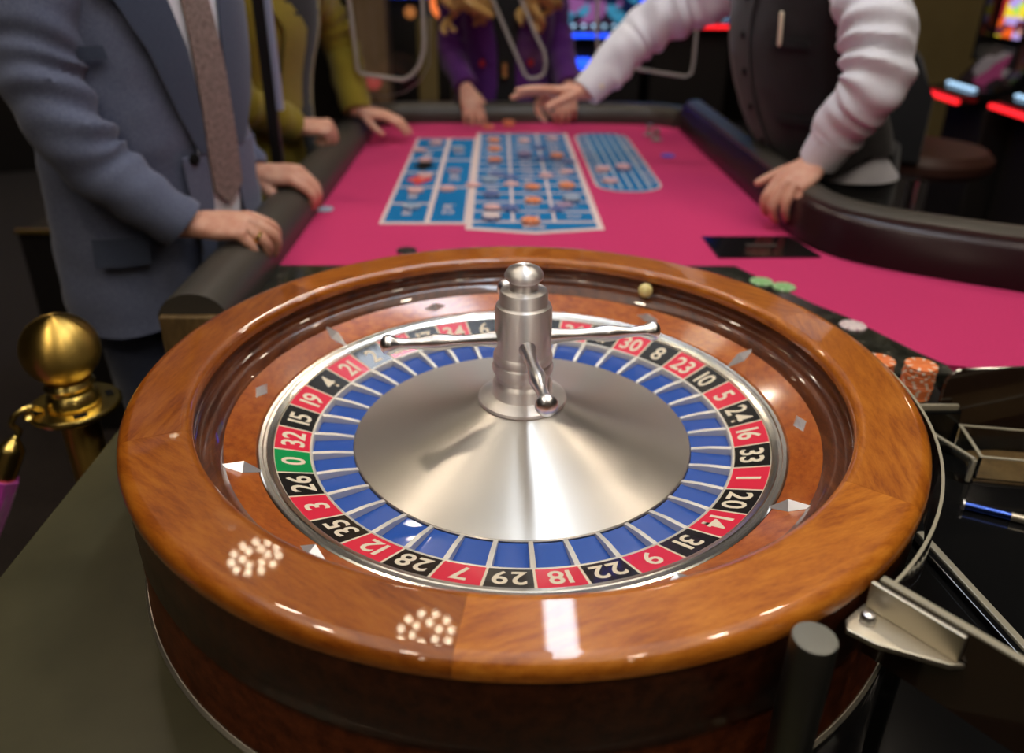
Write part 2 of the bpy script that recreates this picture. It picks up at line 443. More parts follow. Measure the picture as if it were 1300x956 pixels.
t = thing('fill_ceiling', 'large softly glowing fill panels added above the table', 'ceiling light', (0.0, 0.2, 3.17))  # added glow, gives soft fill and something bright for the metal to reflect
b = BM()
for i in range(4): box(b, -1.61 + i * 1.06667, -1.59 + i * 1.06667, -1.505, 1.505, 0.0, 0.03)
for j in range(4): box(b, -1.59, 1.59, -1.5025 + j * 0.995, -1.4825 + j * 0.995, 0.0005, 0.0295)
tag(obj('frame', b, M['lamp_body'], t, smooth=False), kind='stuff')
b = BM(); box(b, -0.515, 0.515, -0.485, 0.485, 0.01, 0.02); pm = mesh_of('panel', b, M['fill_soft'], False)
for i in range(3):
    for j in range(3): link('panel', pm, t, (-1.06667 + i * 1.06667, -0.995 + j * 0.995, 0))

t = thing('table_lamp', 'long white led lamp hung over the roulette table', 'ceiling light', (0.24, 1.45, 2.9))
b = BM(); box(b, -0.075, 0.075, -1.2, 1.2, 0.0, 0.05, 0.006)
for y in (-1.0, 1.0): tube(b, [(0, y, 0.05), (0, y, 0.3)], 0.006, 8)
obj('housing', b, M['lamp_body'], t)
b = BM(); box(b, -0.06, 0.06, -1.18, 1.18, -0.006, 0.0); obj('diffuser', b, M['lamp_cool'], t, smooth=False)

# ------------------------------------------------------------------ table
FZ = 0.85      # felt
WZ = 0.80      # wheel end top
WC = (0.026, 0.75)
table = thing('roulette_table', 'long roulette table with pink cloth, black padded rails and blue betting layout', 'table', (0, 0, 0))
def arc(cx, cy, r, a0, a1, n):
    return [(cx + r * math.cos(D(a0 + (a1 - a0) * i / n)), cy + r * math.sin(D(a0 + (a1 - a0) * i / n))) for i in range(n + 1)]
felt_poly = [(-0.43, 1.372), (0.44, 1.372), (0.485, 1.27), (0.522, 1.193), (0.557, 1.14), (0.585, 1.072), (0.607, 1.02), (0.632, 0.974), (0.70, 0.957), (1.3, 0.95),
             (1.3, 1.08), (0.93, 1.225), (0.76, 1.33), (0.66, 1.41), (0.625, 1.50), (0.625, 2.62)] + arc(0.50, 2.66, 0.15, 0, 90, 6)[1:] + arc(-0.30, 2.68, 0.13, 90, 180, 6)
b = BM(); prism(b, felt_poly, FZ - 0.02, FZ); obj('playing_cloth', b, M['felt'], table, smooth=False)
def wheel_arc(r, a0, a1, n): return arc(WC[0], WC[1], r, a0, a1, n)
left_a = math.degrees(math.atan2(1.06 - WC[1], -math.sqrt(0.412 ** 2 - 0.31 ** 2)))
marble = [(-0.43, 1.06)] + wheel_arc(0.412, left_a, 28, 28) + [(0.632, 0.945), (0.632, 0.972), (0.607, 1.018), (0.585, 1.07), (0.557, 1.138), (0.522, 1.191), (0.485, 1.268), (0.44, 1.370), (-0.43, 1.370)]
b = BM(); prism(b, marble, FZ - 0.02, FZ + 0.0005, bev=0.001); o = obj('marble_strip', b, M['marble'], table, smooth=False); o['label'] = 'dark speckled marble strip around the wheel'
# wheel end top and step face
top = [(-0.5, 0.16), (1.3, 0.16), (1.3, 1.0), (0.632, 1.0), (0.632, 1.06), (-0.5, 1.06)]
b = BM(); prism(b, [(-0.5, 0.16), (0.22, 0.16), (0.22, 1.06), (-0.5, 1.06)], WZ - 0.03, WZ, bev=0.002); obj('wheel_end_top', b, M['lacquer'], table, smooth=False)
b = BM(); prism(b, [(0.2205, 0.16), (1.3, 0.16), (1.3, 0.95), (0.2205, 1.06)], WZ - 0.03, WZ, bev=0.002); o = obj('side_top', b, M['gloss_black'], table, smooth=False); o['label'] = 'glossy black top right of the wheel'
b = BM(); box(b, -0.5, -0.20, 1.061, 1.075, WZ - 0.03, FZ + 0.033, 0.002); o = obj('step_panel', b, M['brown_panel'], table, smooth=False); o['label'] = 'brown wooden panel closing the end of the left rail'
b = BM(); box(b, -0.47, 1.2, 0.20, 1.04, 0.0, WZ - 0.03, 0.004); obj('wheel_cabinet', b, M['cabinet_black'], table, smooth=False)
b = BM(); box(b, -0.40, 0.55, 1.08, 2.70, 0.0, FZ - 0.02, 0.01); obj('table_body', b, M['cabinet_black'], table, smooth=False)
# rails
def sweep(bm, path, prof, mi=0):
    """prof: list of (side, z) around a closed section; path in plan"""
    pts = [Vector((x, y, 0)) for x, y in path]; rings = []
    for i, p in enumerate(pts):
        a = pts[max(0, i - 1)]; c = pts[min(len(pts) - 1, i + 1)]
        t = (c - a).normalized(); n_ = Vector((t.y, -t.x, 0))
        rings.append([p + n_ * s + Vector((0, 0, z)) for s, z in prof])
    loft(bm, rings, True, mi)
pad = [(0.052 * math.cos(D(a)) if abs(math.cos(D(a))) < 0.95 else 0.052 * math.copysign(1, math.cos(D(a))), 0.862 + 0.052 * max(0.0, math.sin(D(a))) ** 0.75) for a in range(0, 181, 15)] + [(-0.048, 0.80), (0.048, 0.80)]
b = BM(); sweep(b, [(-0.455, 1.077 + i * 0.1) for i in range(15)] + [(-0.455, 2.55), (-0.455, 2.60)] + arc(-0.30, 2.665, 0.155, 180, 135, 5)[1:], pad); o = obj('rail_cushion', b, M['leather'], table, angle=50); o['label'] = 'black padded rail along the left side'
b = BM(); sweep(b, arc(-0.30, 2.665, 0.155, 134.5, 90, 5) + [(-0.30 + 0.1 * i, 2.825 + 0.012 * math.sin(PI * i / 8)) for i in range(1, 8)] + arc(0.49, 2.665, 0.155, 90, 20, 7), pad); o = obj('rail_cushion', b, M['leather'], table, angle=50); o['label'] = 'padded rail across the far end'
wallp = [(-0.030, 0.80), (-0.034, 0.90), (-0.030, 0.925), (-0.015, 0.936), (0.02, 0.936), (0.036, 0.922), (0.038, 0.80)]
b = BM(); sweep(b, [(p.x, p.y) for p in catmull([(0.640, 2.66, 0), (0.640, 2.3, 0), (0.640, 1.9, 0), (0.640, 1.60, 0), (0.650, 1.50, 0), (0.69, 1.425, 0), (0.78, 1.355, 0), (0.95, 1.26, 0), (1.3, 1.10, 0)], 6)], wallp); o = obj('side_rail', b, M['leather_dark'], table, angle=50); o['label'] = 'black curved rail on the dealer side'
b = BM(); sweep(b, [(p.x, p.y) for p in catmull([(0.646, 2.655, 0), (0.646, 2.3, 0), (0.646, 1.9, 0), (0.646, 1.60, 0), (0.656, 1.50, 0), (0.695, 1.429, 0), (0.784, 1.36, 0), (0.953, 1.265, 0), (1.3, 1.105, 0)], 6)], [(-0.026, 0.934), (-0.026, 0.942), (-0.012, 0.951), (0.012, 0.951), (0.03, 0.942), (0.03, 0.934)]); o = obj('rail_top', b, M['leather'], table, angle=50); o['label'] = 'worn leather strip on top of the dealer side rail'

# printed betting layout, flat on the cloth
Z1, Z2, Z3 = FZ + 0.0006, FZ + 0.0012, FZ + 0.0018
def cell(bm, x0, x1, y0, y1, z=Z2, mi=1):
    bm.faces.new([bm.verts.new(p) for p in ((x0, y0, z), (x1, y0, z), (x1, y1, z), (x0, y1, z))]).material_index = mi
def poly(bm, pts, z, mi):
    bm.faces.new([bm.verts.new((x, y, z)) for x, y in pts]).material_index = mi
LM = [M['print_cream'], M['print_blue'], M['print_red'], M['print_black'], M['print_grey']]
RT = Matrix.Rotation(-PI / 2, 4, 'Z')
def txt(bm, s, x, y, wd, ht, mi=0): text(bm, s, wd, ht, Matrix.Translation((x, y, Z3)) @ RT, mi)
lay = BM()
cell(lay, -0.256, -0.0685, 1.620, 2.515, Z1, 0)
for k, s in enumerate(['1-18', 'EVEN', 'R', 'B', 'ODD', '19-36']):
    y0 = 1.630 + k * 0.1468; cell(lay, -0.247, -0.160, y0 + 0.006, y0 + 0.1388)
    if s in 'RB':
        poly(lay, [(-0.2035, y0 + 0.018), (-0.17, y0 + 0.072), (-0.2035, y0 + 0.127), (-0.237, y0 + 0.072)], Z3, 2 if s == 'R' else 3)
    else: txt(lay, s, -0.2035, y0 + 0.072, 0.07, 0.022)
for k, s in enumerate(['1st 12', '2nd 12', '3rd 12']):
    y0 = 1.630 + k * 0.2936; cell(lay, -0.148, -0.076, y0 + 0.006, y0 + 0.285); txt(lay, s, -0.112, y0 + 0.10, 0.075, 0.026)
tag(obj('outside_bets_layout', lay, LM, table, smooth=False), 'blue outside bets boxes with dozens, printed flat')
lay = BM()
poly(lay, [(-0.070, 1.585), (0.0765, 1.556), (0.223, 1.585), (0.223, 2.605), (-0.070, 2.605)], Z1, 0)
poly(lay, [(-0.056, 1.600), (0.0765, 1.573), (0.209, 1.600), (0.209, 1.632), (-0.056, 1.632)], Z2, 1)
txt(lay, '0', 0.0765, 1.600, 0.02, 0.05)
for c in range(3):
    for r in range(12):
        x0 = -0.056 + c * 0.0905; y0 = 1.645 + r * 0.0765
        cell(lay, x0, x0 + 0.084, y0, y0 + 0.0655)
        txt(lay, str(r * 3 + c + 1), x0 + 0.042, y0 + 0.033, 0.020 if r * 3 + c + 1 < 10 else 0.032, 0.030, 0)
    cell(lay, -0.056 + c * 0.0905, 0.028 + c * 0.0905, 2.563, 2.596)
tag(obj('number_grid_layout', lay, LM, table, smooth=False), 'blue grid of thirty six number boxes with pointed zero end, printed flat')
lay = BM()
def oval(ins, z, mi): poly(lay, rrect(0.243 + ins, 0.412 - ins, 1.885 + ins, 2.612 - ins, 0.075 - ins, 8), z, mi)
oval(0, Z1, 0); oval(0.006, Z2, 1)
for x in (0.278, 0.302, 0.326, 0.350, 0.374): cell(lay, x, x + 0.007, 1.91, 2.59, Z3, 4)
for k in range(13):
    y = 1.955 + k * 0.047
    cell(lay, 0.250, 0.278, y, y + 0.004, Z3, 4); cell(lay, 0.377, 0.405, y, y + 0.004, Z3, 4)
seqr = [32, 15, 19, 4, 21, 2, 25, 17, 34, 6, 27, 13, 36, 11, 30, 8, 23, 10, 5, 24, 16, 33, 1, 20, 14, 31]
for k in range(13):
    y = 1.980 + k * 0.047
    if y > 2.57: break
    txt(lay, str(seqr[k]), 0.264, y, 0.030, 0.020); txt(lay, str(seqr[25 - k]), 0.391, y, 0.030, 0.020)
tag(obj('racetrack_layout', lay, LM, table, smooth=False), 'blue oval racetrack with many fine lines, printed flat')
# black drop plate on the cloth, near the dealer
t = thing('drop_plate', 'flat black glass plate lying on pink cloth by the dealer hand', 'plate', (0.52, 1.475, FZ))
b = BM(); prism(b, [(-0.104, 0.060), (-0.102, -0.064), (0.098, -0.060), (0.078, 0.062)], 0.0003, 0.004, bev=0.001); obj('plate', b, M['gloss_black'], t, smooth=False)
b = BM(); box(b, -0.03, 0.03, -0.006, 0.006, 0.0041, 0.006, 0.0005); obj('slot', b, M['dark_steel'], t, smooth=False)

# ------------------------------------------------------------------ roulette wheel
wheel = thing('roulette', 'large wooden roulette wheel with steel cone, blue pockets and numbered ring', 'roulette wheel', (WC[0], WC[1], WZ))
RZ = -WZ   # profile heights below are world heights
# turned bowl
b = BM(); spin(b, [(0.340, 0.802), (0.396, 0.802), (0.4005, 0.806), (0.4005, 0.812), (0.398, 0.816), (0.398, 0.870), (0.3965, 0.872), (0.3965, 0.878), (0.398, 0.880), (0.398, 0.951), (0.36, 0.951)], 128, z0=RZ)
obj('bowl_wall', b, M['bowl_wood'], wheel, angle=40)
b = BM(); spin(b, [(0.398, 0.8005), (0.4035, 0.8005), (0.404, 0.804), (0.4015, 0.806), (0.398, 0.806)], 128, z0=RZ); o = obj('base_ring', b, M['pewter'], wheel); o['label'] = 'thin metal ring round the foot of the bowl'
rim_prof = [(0.336, 0.951), (0.4002, 0.951), (0.4005, 0.956), (0.399, 0.962), (0.395, 0.9655), (0.389, 0.9665), (0.3885, 0.9665), (0.3445, 0.9665), (0.344, 0.9665), (0.339, 0.9655), (0.3355, 0.9625), (0.3345, 0.958), (0.3350, 0.953)]
b = BM(); spin(b, rim_prof, 26, -D(29.985), D(29.985), capends=True, z0=RZ)
rim_me = mesh_of('rim_segment', b, M['rim_wood'], angle=60)
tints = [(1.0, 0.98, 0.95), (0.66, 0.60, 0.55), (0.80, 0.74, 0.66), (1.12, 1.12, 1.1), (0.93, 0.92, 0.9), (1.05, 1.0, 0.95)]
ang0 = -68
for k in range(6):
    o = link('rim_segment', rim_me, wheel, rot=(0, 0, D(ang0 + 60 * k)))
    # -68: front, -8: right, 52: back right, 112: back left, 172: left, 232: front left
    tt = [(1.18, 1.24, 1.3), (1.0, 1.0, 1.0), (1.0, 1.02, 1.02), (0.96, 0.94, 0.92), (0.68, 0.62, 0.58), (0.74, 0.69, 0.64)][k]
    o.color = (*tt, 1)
b = BM(); spin(b, [(0.3365, 0.9508), (0.3395, 0.944), (0.3390, 0.938), (0.335, 0.9335), (0.330, 0.932), (0.3245, 0.9335), (0.319, 0.931), (0.3125, 0.9225)], 128, z0=RZ)
obj('ball_track', b, M['track_wood'], wheel, angle=60)
b = BM(); spin(b, [(0.3126, 0.9222), (0.2835, 0.9085), (0.2825, 0.9065), (0.30, 0.9065), (0.3126, 0.915)], 26, -D(29.96), D(29.96), capends=True, z0=RZ)
ap_me = mesh_of('apron_segment', b, M['apron_wood'], angle=30)
for k in range(6):
    o = link('apron_segment', ap_me, wheel, rot=(0, 0, D(ang0 + 60 * k)))
    tt = [(1.0, 1.0, 1.0), (0.86, 0.82, 0.8), (1.0, 1.0, 1.0), (1.15, 1.15, 1.1), (0.80, 0.76, 0.74), (0.88, 0.84, 0.8)][k]
    o.color = (*tt, 1)
# deflectors: elongated four sided studs, alternately radial and tangential
def stud(l, wd, h):
    b = BM()
    p = [b.verts.new(v) for v in ((-l, 0, 0), (0, -wd, 0), (l, 0, 0), (0, wd, 0), (0, 0, h))]
    for i in range(4): b.faces.new((p[i], p[(i + 1) % 4], p[4]))
    b.faces.new(p[:4]); return b
m_rad = mesh_of('deflector', stud(0.0235, 0.0075, 0.0085), M['stud_steel'], smooth=False)
m_tan = mesh_of('deflector', stud(0.0165, 0.0070, 0.0085), M['stud_steel'], smooth=False)
slope = math.atan2(0.0137, 0.0291)
for k in range(12):
    a = D(-157 + 30 * k)
    rad = k % 2 == 0
    r = 0.2985
    z = 0.9085 + (r - 0.2835) * 0.471 + 0.0002
    o = link('deflector', m_rad if rad else m_tan, wheel)
    mt = Matrix.Rotation(a, 4, 'Z') @ Matrix.Translation((r, 0, z + RZ)) @ Matrix.Rotation(-slope, 4, 'Y')
    if not rad: mt = mt @ Matrix.Rotation(PI / 2, 4, 'Z')
    o.matrix_local = mt
# steel ring outside the numbers
b = BM(); spin(b, [(0.2822, 0.900), (0.2822, 0.9072), (0.2805, 0.9080), (0.2770, 0.9072), (0.2762, 0.9062), (0.2735, 0.9056), (0.2725, 0.9062), (0.2690, 0.9048), (0.2668, 0.9036), (0.2668, 0.890), (0.2822, 0.890)], 128, z0=RZ)
obj('number_rim', b, M['ring_steel'], wheel, angle=30)
# rotor: base under the tiles and pockets
b = BM(); spin(b, [(0.2666, 0.8995), (0.2300, 0.8870), (0.2290, 0.8800), (0.1860, 0.8720), (0.1860, 0.862), (0.2666, 0.862)], 128, z0=RZ)
rotor = obj('rotor', b, M['ring_steel'], wheel, angle=30); rotor['label'] = 'steel rotor carrying the number ring and pockets'
b = BM(); spin(b, [(0.2308, 0.8905), (0.2300, 0.8912), (0.2288, 0.8908), (0.2280, 0.8895), (0.2285, 0.880), (0.2302, 0.880)], 128, z0=RZ); obj('pocket_rim', b, M['fret_steel'], rotor)
SEQ = [0, 32, 15, 19, 4, 21, 2, 25, 17, 34, 6, 27, 13, 36, 11, 30, 8, 23, 10, 5, 24, 16, 33, 1, 20, 14, 31, 9, 22, 18, 29, 7, 28, 12, 35, 3, 26]
STEP = 2 * PI / 37
tile_slope = (0.9020 - 0.8905) / (0.2660 - 0.2305)
def tz(r): return 0.8905 + (r - 0.2305) * tile_slope
def wedge(bm, r0, r1, half, z_top, z_bot, mi, n=4):
    top = []; bot = []
    for r in (r0, r1):
        for i in range(n + 1):
            a = -half + 2 * half * i / n
            top.append(bm.verts.new((r * math.cos(a), r * math.sin(a), z_top(r) + RZ)))
            bot.append(bm.verts.new((r * math.cos(a), r * math.sin(a), z_bot(r) + RZ)))
    m_ = n + 1
    def q(*v):
        bm.faces.new(v).material_index = mi
    for i in range(n):
        q(top[i], top[i + 1], top[m_ + i + 1], top[m_ + i]); q(bot[i + 1], bot[i], bot[m_ + i], bot[m_ + i + 1])
        q(top[i + 1], top[i], bot[i], bot[i + 1]); q(top[m_ + i], top[m_ + i + 1], bot[m_ + i + 1], bot[m_ + i])
    q(top[0], top[m_], bot[m_], bot[0]); q(top[m_ - 1], bot[m_ - 1], bot[2 * m_ - 1], top[2 * m_ - 1])
red = {1, 3, 5, 7, 9, 12, 14, 16, 18, 19, 21, 23, 25, 27, 30, 32, 34, 36}
b = BM(); wedge(b, 0.1865, 0.2282, STEP / 2 - 0.0055, lambda r: 0.8812 + (r - 0.1865) * 0.02, lambda r: 0.8790, 0)
pocket_me = mesh_of('pocket', b, M['pocket_blue'], smooth=False)
b = BM()
# fret: thin upright wall between two pockets, lower towards the cone
loft(b, [[(0.1862, -0.0026, 0.878 + RZ), (0.1862, 0.0026, 0.878 + RZ), (0.1862, 0.0021, 0.8840 + RZ), (0.1862, -0.0021, 0.8840 + RZ)],
         [(0.2060, -0.0028, 0.878 + RZ), (0.2060, 0.0028, 0.878 + RZ), (0.2060, 0.0023, 0.8878 + RZ), (0.2060, -0.0023, 0.8878 + RZ)],
         [(0.2284, -0.0030, 0.878 + RZ), (0.2284, 0.0030, 0.878 + RZ), (0.2284, 0.0025, 0.8900 + RZ), (0.2284, -0.0025, 0.8900 + RZ)]])
fret_me = mesh_of('fret', b, M['fret_steel'], smooth=False)
for i, nmb in enumerate(SEQ):
    a = D(-162) - STEP * i
    bt = BM()
    wedge(bt, 0.2312, 0.2658, STEP / 2 - 0.0050, lambda r: tz(r) + 0.0003, lambda r: tz(r) - 0.003, 0)
    wedge(bt, 0.2304, 0.2664, STEP / 2 - 0.0002, lambda r: tz(r), lambda r: tz(r) - 0.004, 2)
    def wrap(c):
        r = 0.2487 + c.y; aa = -c.x / 0.2487
        return Vector((r * math.cos(aa), r * math.sin(aa), tz(r) + 0.0006 + RZ))
    s = str(nmb)
    text(bt, s, 0.0300 if len(s) == 2 else 0.0150, 0.0235, Matrix.Identity(4), 1, gap=0.07, fn=wrap)
    cm = M['tile_green'] if nmb == 0 else (M['tile_red'] if nmb in red else M['tile_black'])
    o = obj('number_tile', bt, [cm, M['cream'], M['cream']], rotor, smooth=False, rot=(0, 0, a))
    link('pocket', pocket_me, rotor, rot=(0, 0, a))
    link('fret', fret_me, rotor, rot=(0, 0, a + STEP / 2))
# steel cone
b = BM(); spin(b, [(0.1850, 0.872), (0.1858, 0.8825), (0.1845, 0.8838), (0.155, 0.8895), (0.115, 0.9000), (0.080, 0.9120), (0.055, 0.9230), (0.040, 0.9300), (0.0, 0.9302)], 128, z0=RZ)
cone = obj('cone', b, M['cone_steel'], wheel, angle=30)
# turret with cross handle
tp = [(0.0, 0.926), (0.0465, 0.926), (0.0485, 0.9280), (0.0480, 0.9310), (0.0440, 0.9335), (0.0380, 0.9345), (0.0335, 0.9355), (0.0325, 0.9400), (0.0325, 0.9475), (0.0310, 0.9500), (0.0285, 0.9525), (0.0280, 0.9570),
      (0.0300, 0.9600), (0.0325, 0.9635), (0.0330, 0.9680), (0.0318, 0.9725), (0.0300, 0.9740), (0.0305, 0.9755), (0.0318, 0.9775), (0.0318, 0.9815), (0.0308, 0.9840), (0.0300, 0.9850), (0.0300, 1.0340), (0.0285, 1.0385), (0.0258, 1.0400), (0.0252, 1.0410), (0.0252, 1.0520), (0.0240, 1.0545), (0.0185, 1.0555), (0.0155, 1.0565),
      (0.0150, 1.0600), (0.0150, 1.0640), (0.0165, 1.0655), (0.0198, 1.0680), (0.0203, 1.0700), (0.0200, 1.0725), (0.0170, 1.0775), (0.0110, 1.0806), (0.0, 1.0812)]
b = BM(); spin(b, tp, 64, z0=RZ)
turret = obj('turret', b, M['turret_steel'], wheel, angle=35)
b = BM()
xs = [0.024, 0.034, 0.044, 0.060, 0.072, 0.082, 0.092, 0.100, 0.108, 0.118, 0.128, 0.134, 0.137, 0.141, 0.1455, 0.1485, 0.1500]
rr = [0.0075, 0.0070, 0.0056, 0.0050, 0.0052, 0.0066, 0.0074, 0.0066, 0.0052, 0.0045, 0.0048, 0.0062, 0.0078, 0.0088, 0.0080, 0.0050, 0.0010]
rings = [[(x, r * math.cos(2 * PI * k / 20), r * math.sin(2 * PI * k / 20)) for k in range(20)] for x, r in zip(xs, [q * 1.25 for q in rr])]
loft(b, rings)
arm_me = mesh_of('handle_arm', b, M['chrome'], angle=60)
for k in range(4):
    link('handle_arm', arm_me, turret, loc=(0, 0, 1.000 + RZ), rot=(0, D(0.0), D(7 + 90 * k)))
# black guard round the right hand side of the bowl
t = thing('wheel_guard', 'curved black acrylic guard hugging the right side of the wheel', 'guard', (WC[0], WC[1], WZ))
b = BM()
loft(b, [[(r * math.cos(D(a)), r * math.sin(D(a)), z) for r, z in ((0.4090, 0.085), (0.4090, 0.150), (0.4114, 0.150), (0.4114, 0.085))] for a in range(-50, 31, 2)])
obj('guard_wall', b, M['tinted'], t, smooth=False)
b = BM()
loft(b, [[(r * math.cos(D(a)), r * math.sin(D(a)), z) for r, z in ((0.4089, 0.1502), (0.4089, 0.1514), (0.4115, 0.1514), (0.4115, 0.1502))] for a in range(-50, 31, 2)])
o = obj('guard_edge', b, M['acrylic_rim'], t, smooth=False); o['label'] = 'pale polished top edge'
for a in (-40, 10, 29):
    b = BM(); box(b, -0.004, 0.004, -0.006, 0.006, 0.0, 0.086); obj('foot', b, M['gloss_black'], t, loc=(0.409 * math.cos(D(a)), 0.409 * math.sin(D(a)), 0.0), rot=(0, 0, D(a)), smooth=False)
# ball in the track
b = BM(); bmesh.ops.create_uvsphere(b, u_segments=32, v_segments=20, radius=0.0102)
tag(obj('roulette_ball', b, M['ivory'], loc=(0.2055, 1.018, 0.9446)), 'pale yellow ivory ball resting in the ball track at back right', 'ball')

# ------------------------------------------------------------------ chips
CH = {'orange': ((0.85, 0.22, 0.06), (0.90, 0.70, 0.55)), 'pink': ((0.80, 0.48, 0.46), (0.55, 0.25, 0.30)), 'blue': ((0.06, 0.10, 0.30), (0.45, 0.5, 0.7)), 'grey': ((0.30, 0.38, 0.50), (0.65, 0.7, 0.75)),
      'red': ((0.80, 0.06, 0.05), (0.9, 0.6, 0.5)), 'mauve': ((0.30, 0.20, 0.32), (0.6, 0.5, 0.6)), 'green': ((0.28, 0.55, 0.22), (0.6, 0.75, 0.5)), 'white': ((0.78, 0.66, 0.64), (0.5, 0.3, 0.35)), 'dark': ((0.015, 0.014, 0.013), (0.08, 0.07, 0.06)), 'bright blue': ((0.03, 0.06, 0.65), (0.3, 0.35, 0.9))}
chip_me = {}
def chip_mesh(c):
    if c in chip_me: return chip_me[c]
    b = BM(); n = 32; R_, H = 0.0198, 0.0034
    prof = [(0.0, H), (0.0120, H), (0.0125, H - 0.0002), (0.0190, H - 0.0002), (R_, H - 0.0008), (R_, 0.0008), (0.0190, 0.0), (0.0, 0.0)]
    spin(b, prof, n)
    for f in b.faces:
        cc = f.calc_center_median(); a = math.atan2(cc.y, cc.x) % (2 * PI); k = int(a / (2 * PI / n))
        if math.hypot(cc.x, cc.y) > 0.0126 and k % 4 == 0: f.material_index = 1
    a, bb = CH[c]
    chip_me[c] = mesh_of('chip', b, [mat('chip_' + c.replace(' ', '_'), a, 0.35), mat('chip_edge_' + c.replace(' ', '_'), bb, 0.35)], angle=30)
    return chip_me[c]
CHH = 0.0035
def chip(c, x, y, z, label, group, rz=None, tilt=None):
    o = link('casino_chip', chip_mesh(c), None, (x, y, z), (tilt or 0, 0, random.random() * 6.28 if rz is None else rz))
    return tag(o, label, 'chip', group)
G1 = 'betting chips on the layout'
def st(x, y, cols, where):
    """a bet: chips listed from bottom to top"""
    z = FZ + 0.0022
    n = len(cols)
    for i, c in enumerate(cols):
        pos = '' if n == 1 else (', top of pile' if i == n - 1 else (', bottom of pile' if i == 0 else ', %s from bottom of pile' % ['', 'second', 'third', 'fourth'][i]))
        chip(c, x + random.uniform(-.0012, .0012) * (i > 0), y + random.uniform(-.0012, .0012) * (i > 0), z + i * CHH, c + ' chip on ' + where.replace('the ', '') + pos, G1)
st(-0.015, 2.473, ['orange', 'orange'], 'the left number column at the far end')
st(-0.012, 2.350, ['orange', 'orange'], 'the left number column, second pile from far end')
st(-0.011, 2.187, ['blue', 'blue', 'orange'], 'the left number column, third pile from far end')
st(0.074, 2.247, ['blue', 'blue', 'blue', 'mauve'], 'the middle number column, far half')
st(0.123, 2.373, ['blue'], 'the line between middle and right columns at far end')
st(0.165, 2.229, ['blue', 'blue', 'orange', 'orange'], 'the right number column, far half')
st(0.123, 2.232, ['blue'], 'the line left of the tall orange pile')
st(0.081, 2.475, ['pink'], 'the middle number column at the far end')
st(0.169, 2.513, ['pink'], 'the right number column at the far end')
st(0.183, 2.081, ['pink'], 'the right number column, halfway down')
st(0.196, 2.195, ['blue'], 'the right edge of the grid, far half')
st(0.124, 2.038, ['pink'], 'the line between middle and right columns halfway down')
st(0.032, 1.948, ['pink'], 'the line between left and middle columns, halfway down')
st(-0.063, 1.939, ['pink'], 'the left border of the number grid')
st(0.084, 1.911, ['orange', 'orange'], 'the middle number column, halfway down')
st(0.170, 1.920, ['orange', 'orange', 'orange'], 'the right number column, near half')
st(0.081, 1.791, ['orange', 'orange'], 'the middle number column, near half')
st(0.069, 1.625, ['orange', 'orange', 'orange'], 'the zero end of the grid')
st(0.031, 2.018, ['blue'], 'the line between left and middle columns just beyond a pink chip')
st(-0.022, 1.985, ['grey', 'grey'], 'the left number column, halfway down')
st(-0.005, 2.045, ['blue'], 'the left number column beyond the grey pile')
st(-0.017, 1.831, ['blue', 'grey', 'blue'], 'the left number column between grey and pink piles')
st(-0.014, 1.732, ['blue', 'pink'], 'the left number column, second pile from near end')
st(-0.016, 1.655, ['blue', 'blue', 'white'], 'the left number column at the near end')
st(0.027, 1.726, ['blue', 'blue'], 'the line between left and middle columns at near end')
st(0.132, 1.728, ['blue'], 'the line between middle and right columns at near end')
st(0.152, 1.762, ['mauve'], 'the right number column beside a grey pile')
st(0.171, 1.799, ['blue', 'grey', 'grey'], 'the right number column at the near end')
st(-0.190, 2.425, ['pink', 'pink'], 'the farthest outside box')
st(-0.231, 2.324, ['blue', 'pink'], 'the outer left border at far end')
st(-0.204, 2.193, ['dark', 'pink'], 'the second farthest outside box')
st(-0.189, 2.020, ['pink', 'pink'], 'the black diamond outside box')
st(-0.206, 1.985, ['red'], 'the outside box just before a pink pile')
st(-0.201, 1.878, ['pink', 'pink'], 'the second nearest outside box')
st(-0.198, 1.737, ['blue', 'grey'], 'the nearest outside box')
st(-0.125, 1.894, ['pink', 'pink'], 'the nearest dozen box')
st(-0.121, 2.347, ['mauve', 'grey'], 'the farthest dozen box')
st(-0.118, 2.086, ['mauve'], 'the middle dozen box')
st(0.279, 2.092, ['pink', 'pink', 'pink'], 'the left side of the racetrack oval')
st(0.284, 1.975, ['pink', 'pink'], 'the near left end of the racetrack oval')
st(0.335, 2.101, ['blue', 'blue', 'pink', 'pink'], 'the middle of the racetrack oval')
G2 = 'loose chips on the table'
def loose(c, x, y, label, z=FZ + 0.0003): return chip(c, x, y, z, label, G2)
loose('grey', -0.391, 1.726, 'grey blue chip alone on pink cloth by the left rail')
loose('dark', -0.178, 1.448, 'small black chip on pink cloth just behind the wheel')
loose('green', 0.464, 1.287, 'left green chip on pink cloth behind the wheel rim')
loose('green', 0.4955, 1.262, 'right green chip on pink cloth behind the wheel rim')
loose('white', 0.550, 1.100, 'white chip on dark marble right of the wheel', FZ + 0.0008)
loose('bright blue', 0.491, 2.279, 'bright blue chip on pink cloth near the far right corner')
for k in range(5): chip('orange', 0.034, 2.735, FZ + 0.0003 + k * CHH, 'orange chip in the pile at far edge, %s' % ['bottom', 'second from bottom', 'middle', 'second from top', 'topmost'][k], 'orange pile at the far edge')
for k in range(2): chip('orange', -0.034, 2.700, FZ + 0.0003 + k * CHH, 'orange chip under fingers of the purple blazer, %s' % ['lower one', 'upper one'][k], 'orange chips by the right hand')
